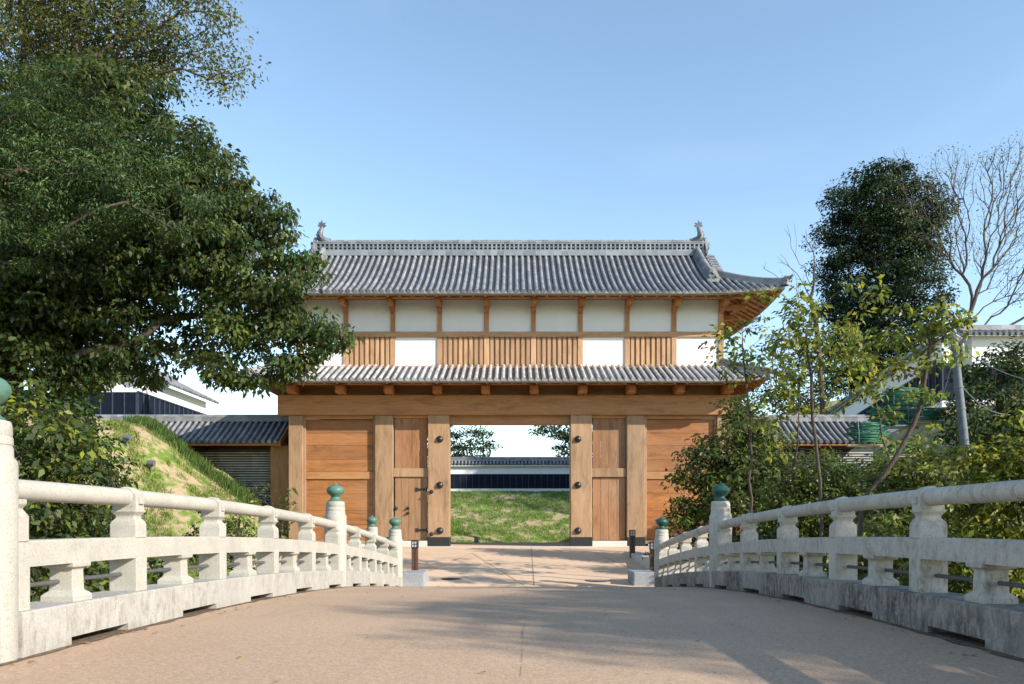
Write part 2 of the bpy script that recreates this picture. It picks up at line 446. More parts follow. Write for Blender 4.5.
def railing(side, label, ms, mk, gmat):
    e = empty('bridge_railing', (0, 0, 0), label=label, cat='railing', group='stone railings of the bridge')
    U = side * W
    allb = bays()
    for s in POSTS: make_post(e, U, s, dz(s), ms, gmat)
    sec = lambda s, u0, hw_, za, zb, ch=.012: [Bp(u0 - hw_, s, za), Bp(u0 - hw_, s, zb - ch), Bp(u0 - hw_ + ch, s, zb), Bp(u0 + hw_ - ch, s, zb), Bp(u0 + hw_, s, zb - ch), Bp(u0 + hw_, s, za), Bp(u0 - hw_, s, za)]
    def sweep(mb, s0_, s1_, hw_, fa, fb, step=.27):
        n = max(1, int(round((s1_ - s0_) / step)))
        rings = [sec(s0_ + (s1_ - s0_) * k / n, U, hw_, fa(s0_ + (s1_ - s0_) * k / n), fb(s0_ + (s1_ - s0_) * k / n)) for k in range(n + 1)]
        mb.sheet(rings)
        for r in (rings[0], rings[-1]):
            b0 = len(mb.v); mb.v += r[:6]; mb.f.append(tuple(b0 + k for k in range(6)))
    base = MB(); mid = MB(); hand = MB(); cond = MB()
    for bl in allb:
        a, b = bl[0], bl[-1]
        sweep(mid, a + .12, b - .12, .105, lambda s: dz(s) + .545, lambda s: dz(s) + .71)
        hp = [Bp(U, s, dz(s) + 1.03) for s in np.linspace(a + .1, b - .1, 34)]
        hand.tube(hp, .069, 20)
        for k in range(len(bl) - 1):
            p, q = bl[k], bl[k + 1]; L = q - p
            n0 = p + L * .36; n1 = p + L * .80
            if k == 0: p += .1
            if k == len(bl) - 2: q -= .1
            sweep(base, p, n0, .175, lambda s: dz(s) - .04, lambda s: dz(s) + .28)
            sweep(base, n0 + .0, n1, .175, lambda s: dz(s) + .055, lambda s: dz(s) + .28)
            sb = len(base.v)
            sweep(base, n1, q, .175, lambda s: dz(s) - .04, lambda s: dz(s) + .28)
        bk = MB(); U0 = U; U = U0 + side * .115  # added strip closing the drain gaps at the back so they read dark
        sweep(bk, a, b, .055, lambda s: dz(s) - .04, lambda s: dz(s) + .27); U = U0; base.add(bk.v, bk.f)
        cond.tube([Bp(U + side * .02, s, dz(s) + .415) for s in np.linspace(a + .1, b - .1, 30)], .016, 8)
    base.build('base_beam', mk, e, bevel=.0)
    mid.build('middle_beam', ms, e)
    hand.build('handrail', ms, e, smooth='angle')
    cond.build('conduit', M['conduit'], e, smooth=True)
    for bi, bl in enumerate(allb):
        for k, s in enumerate(bl):
            z = dz(s)
            xf = lambda u, v, zz, s=s: Bp(U + u, s + v, zz + dz(s))
            if 0 < k < len(bl) - 1:
                mb = MB()
                mb.loft([(.275, .112, .088), (.55, .112, .088)], xf)
                o = mb.build('strut', ms, e, bevel=.008)
                mb = MB().loft([(.705, .108, .088), (.81, .108, .088), (.835, .102, .082), (.862, .078, .062), (.875, .074, .058), (.89, .082, .064), (.915, .104, .080), (.93, .106, .082)], xf)
                mb.loft([(.925, .100, .064), (1.065, .096, .064)], xf)
                mb.loft([(.975, .118, .035), (1.035, .118, .035)], xf)
                mb.tube([Bp(U, s - .06, dz(s-.06) + 1.03), Bp(U, s + .06, dz(s+.06) + 1.03)], .086, 20)
                mb.build('bracket', ms, e, bevel=.007)
            elif 0 <= k:
                sg = 1 if k == 0 else -1
                xf2 = lambda u, v, zz, s=s, sg=sg: Bp(U + u, s + sg * .21 + v, zz + dz(s + sg * .2))
                MB().loft([(.705, .11, .06), (.86, .11, .06), (.89, .09, .055), (.91, .075, .05), (.94, .10, .055), (.97, .10, .055)], xf2).build('bracket', ms, e, bevel=.006)
                MB().loft([(.275, .12, .055), (.55, .12, .055)], xf2).build('strut', ms, e, bevel=.006)
            if k < len(bl) - 1:
                sm = (s + bl[k + 1]) / 2
                xm = lambda u, v, zz, sm=sm: Bp(U + u, sm + v, zz + dz(sm))
                MB().loft([(.272, .118, .118), (.318, .118, .118), (.336, .102, .098), (.35, .084, .074), (.495, .080, .070), (.508, .09, .082), (.516, .112, .108), (.552, .116, .112)], xm).build('baluster', ms, e, bevel=.006)
    return e, sweep
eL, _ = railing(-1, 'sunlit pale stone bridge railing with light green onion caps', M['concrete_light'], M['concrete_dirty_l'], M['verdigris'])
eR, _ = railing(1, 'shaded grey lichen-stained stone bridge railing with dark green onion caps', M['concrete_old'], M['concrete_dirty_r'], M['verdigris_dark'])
# the splayed wing at the far left end
pw = (-3.78, 21.6, -.56)
o = MB().lathe(BODY, n=28).build('post', M['concrete_light'], eL, smooth='angle', loc=pw)
MB().lathe(ONION, n=24).build('finial', M['verdigris'], o, smooth='angle')
pa = Vector(Bp(-W, 19.3, -.6)); pb = Vector(pw)
for nm, z0_, w_, h_ in (('middle_beam', .63, .2, .165), ('base_beam', .12, .34, .32)):
    MB().beam(pa + Vector((0,0,z0_)), pb + Vector((0,0,z0_)), w_, h_).build(nm, M['concrete_light'], eL, bevel=.008)
MB().tube([pa + Vector((0,0,1.03)), pb + Vector((0,0,1.0))], .069, 16).build('handrail', M['concrete_light'], eL, smooth='angle')
for t_ in (.33, .7):
    c = pa.lerp(pb, t_)
    MB().loft([(.275,.1,.1),(.55,.1,.1)], lambda x,y,z: (c.x+x, c.y+y, c.z+z)).build('strut', M['concrete_light'], eL, bevel=.006)
    MB().loft([(.70,.1,.1),(.86,.1,.1),(.9,.07,.07),(.97,.1,.1)], lambda x,y,z: (c.x+x, c.y+y, c.z+z)).build('bracket', M['concrete_light'], eL, bevel=.006)

# granite blocks beyond the ends
def block(x0, x1, y0, y1, z0, z1, label):
    o = MB().box(x0, x1, y0, y1, z0, z1).build('granite_block', M['granite'], bevel=.03)
    return tag(o, label, 'stone block', 'granite blocks beyond the railings')
block(-2.73, -2.16, 19.75, 20.7, -.66, -.24, 'pale grey granite block at the far end of the sunlit left railing')
block(3.02, 3.62, 19.9, 20.9, -.66, -.24, 'bluish grey granite block at the far end of the shaded right railing')
o = MB().box(3.95, 4.45, 22.6, 28.2, -.6, -.04).build('planter_kerb', M['threshold'], bevel=.02)
tag(o, 'low pale stone kerb of the planting bed right of the paving', 'kerb')

# bollard lamps
def make_bollard():
    e = empty('bollard_lamp', (0, 0, 0))
    MB().box(-.09, -.012, -.06, .06, 0, .72).build('post', M['brown_metal'], e, bevel=.006)
    MB().box(.012, .09, -.06, .06, 0, .72).build('post', M['brown_metal'], e, bevel=.006)
    MB().box(-.012, .012, -.04, .04, 0, .70).build('spine', M['iron'], e)
    h = MB()
    h.box(-.095, .095, -.095, .095, .90, .925); h.box(-.095, .095, -.095, .095, .715, .735)
    for sx in (-1, 1):
        for sy in (-1, 1): h.box(sx*.085-.01, sx*.085+.01, sy*.085-.01, sy*.085+.01, .735, .90)
    for sy in (-1, 1): h.box(-.006, .006, sy*.083-.006, sy*.083+.006, .735, .90); h.box(-.075, .075, sy*.083-.006, sy*.083+.006, .812, .824)
    hd = h.build('lantern', M['iron'], e)
    MB().box(-.07, .07, -.07, .07, .736, .899).build('pane', M['lantern'], hd)
    return e
b0 = make_bollard()
spots = [(-2.73, 22.5, 'brown bollard lamp beyond the left granite block', 1), (4.0, 26.6, 'brown bollard lamp before the right gate pillars, tallest in view', 1),
         (3.88, 22.0, 'brown bollard lamp half hidden behind the right granite block', 1), (-1.72, 38.6, 'small brown bollard seen through the open gateway by the grass bank', 1)]
for i, (x, y, lb, sc_) in enumerate(spots):
    o = b0 if i == 0 else copy_tree(b0)
    o.location = (x, y, (AH(y) if y < 37 else H(x, y)) + .005); tag(o, lb, 'lamp', 'brown bollard lamps')
    if i == 3: o.location.z = -.70

# ------------------------------------------------------------------ the gate
GX, GY = -.08, 31.37
G = empty('castle_gate', (GX, GY, 0), label='two-storey wooden castle gate with white plaster upper wall and grey tiled roofs', cat='gate')
DEP = 6.76
# lower storey ------------------------------------------------------
def pillar(x, w_, d_, y, boot, rear=False):
    o = box('pillar', M['wood_post'], G, x - w_/2, x + w_/2, y, y + d_, .0, 5.64 if rear else 5.18, bevel=.02)
    if boot: box('boot', M['iron'], o, x - w_/2 - .012, x + w_/2 + .012, y - .012, y + d_ + .012, .002, .39)
    box('plinth', M['threshold'], G, x - w_/2 - .1, x + w_/2 + .1, y - .1, y + d_ + .1, -.12, .03)
    return o
def stud(par, x, y, z, r):
    prof = [(r, 0), (r, .02), (r * .93, .05), (r * .7, .085), (r * .42, .105), (r * .40, .125), (r * .2, .14), (.002, .145)]
    mb = MB().lathe(prof, n=18); mb.v = [(x + a, y - c, z + b) for a, b, c in mb.v]
    mb.build('stud', M['iron'], par, smooth='angle')
pls = {}
for sx in (-1, 1):
    pls[sx] = pillar(sx * 2.80, .84, .70, 0, True)
    pillar(sx * 4.95, .71, .60, .04, True)
    pillar(sx * 8.42, .56, .56, .06, False)
    for x in (4.6, 8.42): pillar(sx * x, .5, .5, DEP - .5, False, True)
for z in (4.23, 2.43, .64): stud(pls[-1], -2.745, 0, z, .135); stud(pls[1], 2.67, 0, z, .135)
for z in (2.17, .51): stud(pls[-1], -3.07, 0, z, .078)
box('lintel', M['wood_lintel'], G, -9.1, 9.1, -.07, .62, 5.18, 5.96, bevel=.025)
box('lintel', M['wood_lintel'], G, -9.0, 9.0, DEP - .55, DEP, 5.642, 5.96, bevel=.025)
box('head_beam', M['wood_dark'], G, -2.38, 2.38, .22, .52, 4.83, 5.18, bevel=.01)
box('threshold', M['threshold'], G, -3.6, 3.6, -.55, .35, -.10, .025, bevel=.015)
# outer panels: wide boards laid across
def planks_x(name, x0, x1, z0, z1, n, y, mat, par=None):
    par = par or G
    mb = MB(); zz = z0; hs = [random.uniform(.8, 1.25) for _ in range(n)]; tot = sum(hs)
    for h in hs:
        h = h / tot * (z1 - z0)
        o_ = random.uniform(-.006, .006); MBb = MB().box(x0, x1, y + o_, y + .06 + o_, zz + .004, zz + h - .003)
        mb.add(MBb.v, MBb.f); zz += h
    return mb.build(name, mat, par, bevel=.006)
def planks_z(name, x0, x1, z0, z1, n, y, mat, par=None):
    mb = MB(); xx = x0; ws = [random.uniform(.8, 1.25) for _ in range(n)]; tot = sum(ws)
    for h in ws:
        h = h / tot * (x1 - x0); o_ = random.uniform(-.005, .005)
        b = MB().box(xx + .004, xx + h - .004, y + o_, y + .05 + o_, z0, z1); mb.add(b.v, b.f); xx += h
    return mb.build(name, mat, par or G, bevel=.006)
for sx in (-1, 1):
    a, b = sorted((sx * 5.305, sx * 8.14))
    # each wide board is its own piece of timber
    zz = .26
    for h in (.62, .55, .66, .58):
        planks_x('board', a + .09, b - .09, zz, zz + h, 1, .26, M['wood_panel']); zz += h
    box('rail', M['wood_lintel'], G, a + .09, b - .09, .20, .30, zz + .004, zz + .30); zz += .308
    for h in (.42, .52, .44, .5): 
        h2 = h * (5.04 - 2.978) / 1.88; planks_x('board', a + .09, b - .09, zz, zz + h2, 1, .26, M['wood_panel']); zz += h2
    for x0_, x1_ in ((a, a + .088), (b - .088, b)): box('jamb', M['wood_post'], G, x0_, x1_, .16, .32, .26, 5.178)
    box('top_rail', M['wood_lintel'], G, a + .09, b - .09, .14, .32, 5.045, 5.178)
    box('sill', M['wood_post'], G, a, b, .10, .36, .12, .258)
    box('plinth', M['threshold'], G, a + .12, b - .12, .02, .5, -.12, .118, bevel=.015)
    # inner bays
    a, b = sorted((sx * 3.225, sx * 4.59))
    planks_z('upper_boards', a + .04, b - .04, 3.10, 5.08, 4, .24, M['wood_panel_v'])
    box('rail', M['wood_post'], G, a, b, .13, .36, 2.76, 3.10)
    box('top_rail', M['wood_lintel'], G, a, b, .16, .34, 5.08, 5.178)
    box('plinth', M['threshold'], G, a, b, .0, .5, -.12, .24, bevel=.015)
    if sx > 0: planks_z('lower_boards', a + .04, b - .04, .26, 2.76, 4, .24, M['wood_panel_v'])
    else:
        d = planks_z('side_door', a + .05, b - .03, .27, 2.75, 5, .20, M['wood_door'])
        for z in (2.26, .66):
            hb = MB().box(b - .42, b - .03, .182, .197, z - .045, z + .045); hb.box(b - .50, b - .40, .180, .196, z - .075, z + .075)
            hb.box(b - .10, b - .03, .178, .194, z - .08, z + .08); hb.build('hinge', M['iron'], d, bevel=.012)
        for z in (1.53, 1.33): stud(d, -4.02, .2, z, .06)
        stud(d, b - 1.27, .2, 1.52, .075)
# interior: side walls, rear panels, ceiling, folded gate leaves
for sx in (-1, 1):
    a, b = sorted((sx * 8.5, sx * 8.44))
    mb = MB(); yy = .65
    while yy < DEP - .6: mb.box(a, b, yy + .004, yy + .30, .1, 5.16); yy += .305
    mb.build('side_wall', M['wood_panel_v'], G, bevel=.005)
    a, b = sorted((sx * 4.87, sx * 8.12)); planks_x('rear_boards', a, b, .1, 5.63, 9, DEP - .3, M['wood_dark'])
    a, b = sorted((sx * 3.30, sx * 3.20))
    lf = MB().box(a, b, .75, 2.95, .12, 4.75)
    for z in (.5, 1.6, 2.7, 3.8): lf.box(a - .02, b + .02, .74, 2.96, z, z + .14)
    lf.build('gate_leaf', M['wood_dark'], G, bevel=.01)
box('ceiling', M['wood_dark'], G, -8.4, 8.4, .63, DEP - .56, 5.90, 5.955, bevel=0)
# backing wall behind the arms
box('arm_wall', M['wood_dark'], G, -8.7, 8.7, .30, .36, 5.965, 7.15, bevel=0)
for y in (2.2, 4.4): box('tie_beam', M['wood_dark'], G, -8.4, 8.4, y - .15, y + .15, 5.5, 5.895)

# roofs ---------------------------------------------------------------
BAY = 1.876
def zf_low(t, T): return 6.31 + (7.22 - 6.31) * (t / T)
CX, CY0, CY1 = 9.68, -1.5, DEP + 1.5
UW0, UW1 = .63, DEP - .63                     # upper wall faces
UX = 8.44 + .06
def lift_low(a): return .12 * max(0, (a - 7.6) / 2.1) ** 2.2
EX, EY0, EY1 = 10.48, -.87, DEP + .87
RY = DEP / 2; TF = RY - EY0
def z_up(t): u = t / TF; return 9.78 + 2.81 * (.74 * u + .26 * u * u)
def lift_up(x): return .19 * max(0, (x - 7.0) / 3.42) ** 2.0
GV = 8.72                                     # gable verge
HT = EX - 8.25                                # run of the side skirt
def low_front(x, t): # t from the eave inward, T= UW0-CY0
    T = UW0 - CY0; a = abs(x); return zf_low(t, T) + lift_low(a) * (1 - t / T)
def up_front(x, t): return z_up(t) + lift_up(abs(x)) * max(0, 1 - t / 2.6)
SPC = .256; TR = .068

def tile_plane(name, rows, surf, mat, par, thick=True, disc=True, r=TR):
    """rows: list of (list of points on the slope from the eave upward). round cover tiles over each row"""
    mb = MB()
    for pts in rows:
        pts = [Vector(p) for p in pts]
        n = 7; base = len(mb.v)
        d0 = (pts[1] - pts[0]).normalized()
        side = Vector((1, 0, 0)) if abs(d0.x) < abs(d0.y) else Vector((0, 1, 0))
        for i, p in enumerate(pts):
            d = (pts[min(i+1, len(pts)-1)] - pts[max(0, i-1)]).normalized(); up = side.cross(d)
            if up.z < 0: up = -up
            rr = r * (1.0 + (.07 if i % 2 else -.02))
            for k in range(n):
                a = PI * k / (n - 1); mb.v.append(tuple(p + side * (math.cos(a) * rr) + up * (math.sin(a) * rr + .012)))
        for i in range(len(pts) - 1):
            for k in range(n - 1):
                q = base + i*n + k; mb.f.append((q, q+1, q+n+1, q+n))
        if disc:
            c = pts[0] - d0 * .01; up = side.cross(d0); up = up if up.z > 0 else -up
            b2 = len(mb.v)
            for dd in (0, .05):
                for k in range(12):
                    a = 2*PI*k/12; mb.v.append(tuple(c + d0 * dd + side * math.cos(a) * r * 1.12 + up * (math.sin(a) * r * 1.12 + .015)))
            for k in range(12):
                q = b2 + k; q2 = b2 + (k+1) % 12; mb.f.append((q, q2, q2+12, q+12))
            mb.f.append(tuple(b2 + k for k in range(12)))
    return mb.build(name, mat, par, smooth='angle', fix=False)
def slab(name, grid, th, mat, par, dn=Vector((0,0,1))):
    mb = MB(); mb.sheet(grid); lo = [[(p[0], p[1], p[2] - th) for p in r_] for r_ in grid]; mb.sheet(lo)
    for j in (0, -1): mb.sheet([[grid[i][j], lo[i][j]] for i in range(len(grid))])
    for i in (0, -1): mb.sheet([grid[i], lo[i]])
    return mb.build(name, mat, par)

def xs_rows(lim):
    n = int(lim / SPC); return [SPC * (k) for k in range(-n, n + 1)]
# helper for four-sided skirts.  fy: 0 front 1 back
def hip_skirt(nm, Cx, Ey0, Ey1, Tf, Ts, zf, lift, liftlen, thick, under_mat, rafters=True, gable=False):
    """front/back run Tf (t to the wall/ridge), side run Ts. hip plan line joins the corner to (Cx-Ts, Ey+min)"""
    r = empty(nm, (0, 0, 0)); r.parent = G
    return r

def emit_rafters(RS, single, par):
    if single:
        for q in RS: MB().beam(*q).build('rafter', M['wood_orange_y'], par)
    else:
        mb = MB()
        for q in RS: mb.beam(*q)
        tag(mb.build('rafters', M['wood_orange_y'], par), kind='stuff')
# LOWER roof: front/back run 1.8, side run Cx-UX=1.18
LOW = empty('lower_roof', (0, 0, 0)); LOW.parent = G
T1 = UW0 - CY0; T2 = CX - UX
for fb in (0, 1):
    Y = (lambda t: CY0 + t) if fb == 0 else (lambda t: CY1 - t)
    grid = [[(x * (1 - (T2 / CX) * t / T1), Y(t), low_front(x, t)) for x in np.linspace(-CX, CX, 61)] for t in np.linspace(0, T1, 6)]
    slab('tile_bed', grid, .05, M['tile_under'], LOW)
    g2 = [[(p[0] * .995, p[1] + (.06 if fb == 0 else -.06), p[2] - .052) for p in r_] for r_ in grid[:]]
    slab('soffit', g2, .03, M['wood_orange_x'], LOW)
    rows = []
    for x in xs_rows(CX - .06):
        tm = T1 if abs(x) < UX else T1 * (CX - abs(x)) / T2
        if tm < .15: continue
        rows.append([(x, Y(t), low_front(x, t)) for t in np.linspace(-.03, tm, 7)])
    tile_plane('cover_tiles', rows, None, M['tile_low'], LOW)
    # eave drip tiles and fascia
    sg = -1 if fb == 0 else 1
    ye = CY0 if fb == 0 else CY1
    mb = MB(); fc = MB()
    X = np.linspace(-CX, CX, 80)
    mb.sheet([[(x, ye + sg * .012, low_front(x, 0) + z) for x in X] for z in (-.075, .015)])
    mb.build('drip_tiles', M['tile'], LOW)
    fc.sheet([[(x * .994, ye - sg * yy, low_front(x, 0) + z) for x in X] for yy, z in ((.03, -.105), (.03, -.055), (.12, -.055), (.12, -.105), (.03, -.105))])
    fc.build('fascia', M['timber_grey'], LOW)
    rf = MB(); x = -9.3; RS = []
    while x < 9.31:
        tm = T1 - .28 if abs(x) < UX else (T1 - .28) * (CX - abs(x)) / T2
        if tm > .3: RS.append(((x, Y(.10), low_front(x, .1) - .15), (x, Y(tm), low_front(x, tm) - .15), .085, .10))
        x += BAY / 4
    emit_rafters(RS, fb == 0, LOW)
for sx in (-1, 1):
    def sz(t, y):
        T = T2; c = min(y - CY0, CY1 - y); l = .12 * max(0, (2.1 - c) / 2.1) ** 2.2; return zf_low(t, T) + l * (1 - t / T)
    grid = [[(sx * (CX - t), CY0 + T1 * t / T2 + (CY1 - CY0 - 2 * T1 * t / T2) * k / 20, sz(t, CY0 + (CY1 - CY0) * k / 20)) for k in range(21)] for t in np.linspace(0, T2, 5)]
    slab('tile_bed', grid, .05, M['tile_under'], LOW)
    slab('soffit', [[(p[0] - sx * .05, p[1], p[2] - .052) for p in r_] for r_ in grid], .03, M['wood_orange_y'], LOW)
    rows = []; y = CY0 + .2
    while y < CY1 - .1:
        c = min(y - CY0, CY1 - y); tm = min(T2, T2 * c / T1)
        if tm > .12: rows.append([(sx * (CX - t), y, sz(t, y)) for t in np.linspace(-.03, tm, 6)])
        y += SPC
    tile_plane('cover_tiles', rows, None, M['tile_low'], LOW)
    mb = MB().sheet([[(sx * (CX + .012), y, sz(0, y) + z) for y in np.linspace(CY0, CY1, 30)] for z in (-.075, .015)]); mb.build('drip_tiles', M['tile'], LOW)
    rf = MB(); y = CY0 + .5
    while y < CY1 - .4:
        tm = min(T2 - .05, T2 * min(y - CY0, CY1 - y) / T1)
        rf.beam((sx * (CX - .1), y, sz(.1, y) - .15), (sx * (CX - tm), y, sz(tm, y) - .15), .085, .10); y += BAY / 4
    tag(rf.build('rafters', M['wood_orange_x'], LOW), kind='stuff')
def ridge_run(name, pts, w_, h_, mat, par, cap=True, end=None):
    "a stacked tile ridge following pts (on the roof surface)"
    o = MB(); pts = [Vector(p) for p in pts]
    for (wa, za, zb) in ((w_, -.05, h_ * .4), (w_ * .82, h_ * .4 + .004, h_ * .75)):
        for a, b in zip(pts, pts[1:]):
            d = (b - a).normalized(); s_ = d.cross(Vector((0,0,1))).normalized() * wa / 2
            v = [a - s_ + Vector((0,0,za)), a + s_ + Vector((0,0,za)), a + s_ + Vector((0,0,zb)), a - s_ + Vector((0,0,zb))]
            v += [p + (b - a) * 1.002 for p in v]
            o.add(v, [(0,1,2,3),(7,6,5,4),(0,4,5,1),(1,5,6,2),(2,6,7,3),(3,7,4,0)])
    o.tube([p + Vector((0, 0, h_ * .82)) for p in pts], w_ * .33, 10)
    return o.build(name, mat, par, bevel=0, smooth='angle')
def end_tile(par, p, d, w_, h_):
    "demon-face end tile: shield plate with two curls"
    p = Vector(p); d = Vector(d).normalized(); s_ = Vector((d.y, -d.x, 0)) if abs(d.z) < .9 else Vector((1,0,0))
    s_.normalize(); mb = MB(); out = [(-.5,0),(.5,0),(.58,.25),(.42,.55),(.3,.85),(.12,1.05),(0,1.1),(-.12,1.05),(-.3,.85),(-.42,.55),(-.58,.25)]
    n = len(out); dd = Vector((d.x, d.y, 0)).normalized()
    for k in (0, .09):
        for a, b in out: mb.v.append(tuple(p + s_ * (a * w_) + Vector((0, 0, b * h_ - .05)) + dd * k))
    mb.f.append(tuple(range(n))[::-1]); mb.f.append(tuple(range(n, 2*n)))
    for k in range(n): mb.f.append((k, (k+1) % n, (k+1) % n + n, k + n))
    c = p + dd * .1 + Vector((0,0,h_ * .35))
    for q in (-1, 1): mb.tube([c + s_ * (q * w_ * .3), c + s_ * (q * w_ * .3) + dd * .07], w_ * .16, 8)
    mb.tube([c + Vector((0,0,h_*.25)), c + Vector((0,0,h_*.25)) + dd * .12], w_ * .18, 10)
    return mb.build('end_tile', M['tile'], par, smooth='angle')
for sx in (-1, 1):
    for fb in (0, 1):
        pts = []
        for q in np.linspace(0, 1, 9):
            t = T1 * (1 - q); x = UX + T2 * q
            y = CY0 + t if fb == 0 else CY1 - t
            pts.append((sx * (x + (.02 if q == 1 else 0)), y, low_front(x if q > .3 else 8, t) + .02))
        ridge_run('hip_ridge', pts, .26, .27, M['tile'], LOW)
        end_tile(LOW, pts[-1], (sx, -1 if fb == 0 else 1, 0), .26, .30)

# arms and purlin that carry the lower eave
for k in range(10):
    x = (k - 4.5) * BAY
    for fb in (0, 1):
        a, b = (-.62, .30) if fb == 0 else (DEP - .30, DEP + .62)
        mb = MB().box(x - .17, x + .17, a, b, 5.97, 6.29)
        mb.box(x - .12, x + .12, a - .05 if fb == 0 else b, a if fb == 0 else b + .05, 6.02, 6.24)
        mb.build('arm', M['wood_orange_y'], G, bevel=.02)
for y in (-.54, DEP + .34): box('purlin', M['wood_orange_x'], G, -9.25, 9.25, y, y + .20, 6.292, 6.54, bevel=.012)
for sx in (-1, 1): box('purlin', M['wood_orange_y'], G, *sorted((sx * 8.85, sx * 8.67)), -.33, DEP + .33, 6.294, 6.53, bevel=.012)

# upper storey ---------------------------------------------------------
ZB, ZT = 7.1, 10.35
RL0, RL1 = 8.38, 8.59
LAT = {1, 3, 4, 5, 7}
nb = 0
for fb in (0, 1):
    yw = UW0 if fb == 0 else UW1; s_ = 1 if fb == 0 else -1
    def yy(a, b): return tuple(sorted((yw + s_ * a, yw + s_ * b)))
    for k in range(9):
        x0, x1 = (k - 4.5) * BAY, (k - 3.5) * BAY
        box('plaster_panel', M['plaster'], G, x0 + .09, x1 - .09, *yy(.055, .12), RL1, ZT, bevel=0)
        if k in LAT and fb == 0:
            fr = box('lattice_back', M['wood_bar'], G, x0 + .11, x1 - .11, *yy(.10, .14), ZB, RL0, bevel=0)
            for q in range(8):
                xc = x0 + .11 + (x1 - x0 - .22) * (q + .5) / 8
                box('lattice_bar', M['wood_bar'], fr, xc - .066, xc + .066, *yy(.02, .095), ZB, RL0 - .002, bevel=.006)
        else:
            box('plaster_panel', M['plaster'], G, x0 + .09, x1 - .09, *yy(.05, .12), ZB, RL0, bevel=0)
    for k in range(10):
        x = (k - 4.5) * BAY
        box('upper_post', M['wood_orange_z'], G, x - .095, x + .095, *yy(-.015, .12), RL1, ZT - .2)
        box('lower_post', M['wood_bar'], G, x - .105, x + .105, *yy(-.005, .12), ZB, RL0)
        y0, y1 = yy(-.95, -.02)
        mb = MB().box(x - .105, x + .105, y0, y1, 9.49, 9.698)
        w0 = yw - s_ * .02
        mb.add([(x - .09, w0, 9.3), (x + .09, w0, 9.3), (x + .09, w0, 9.487), (x - .09, w0, 9.487), (x - .09, w0 - s_ * .30, 9.42), (x + .09, w0 - s_ * .30, 9.42), (x + .09, w0 - s_ * .30, 9.487), (x - .09, w0 - s_ * .30, 9.487)],
               [(0,1,2,3),(7,6,5,4),(0,4,5,1),(1,5,6,2),(2,6,7,3),(3,7,4,0)])
        mb.build('bracket_arm', M['wood_orange_y'], G, bevel=.01)
    box('middle_rail', M['wood_rail'], G, -UX - .05, UX + .05, *yy(-.04, .13), RL0, RL1, bevel=.01)
    y0, y1 = yy(-.93, -.73); box('eave_purlin', M['wood_orange_x'], G, -9.5, 9.5, y0, y1, 9.70, 9.84, bevel=.012)
    box('wall_plate', M['wood_orange_x'], G, -UX, UX, *yy(-.012, .1), 9.88, 10.1, bevel=.01)
for sx in (-1, 1):
    xw = sx * UX
    def xx(a, b): return tuple(sorted((xw - sx * a, xw - sx * b)))
    n = 3; L = (UW1 - UW0 - .24) / n
    for k in range(n):
        y0, y1 = UW0 + .12 + L * k, UW0 + .12 + L * (k + 1)
        box('plaster_panel', M['plaster'], G, *xx(.055, .12), y0 + .09, y1 - .09, RL1, ZT, bevel=0)
        box('plaster_panel', M['plaster'], G, *xx(.05, .12), y0 + .09, y1 - .09, ZB, RL0, bevel=0)
    for k in range(n + 1):
        y = UW0 + .12 + L * k
        box('upper_post', M['wood_orange_z'], G, *xx(.0, .12), y - .09, y + .09, ZB, ZT - .2)
        box('bracket_arm', M['wood_orange_x'], G, *sorted((xw + sx * .004, xw + sx * .95)), y - .10, y + .10, 9.49, 9.696)
    box('middle_rail', M['wood_rail'], G, *xx(-.03, .13), UW0 + .14, UW1 - .14, RL0 + .001, RL1 - .001)
    box('eave_purlin', M['wood_orange_y'], G, *sorted((xw + sx * .73, xw + sx * .93)), -.28, DEP + .28, 9.701, 9.838, bevel=.012)

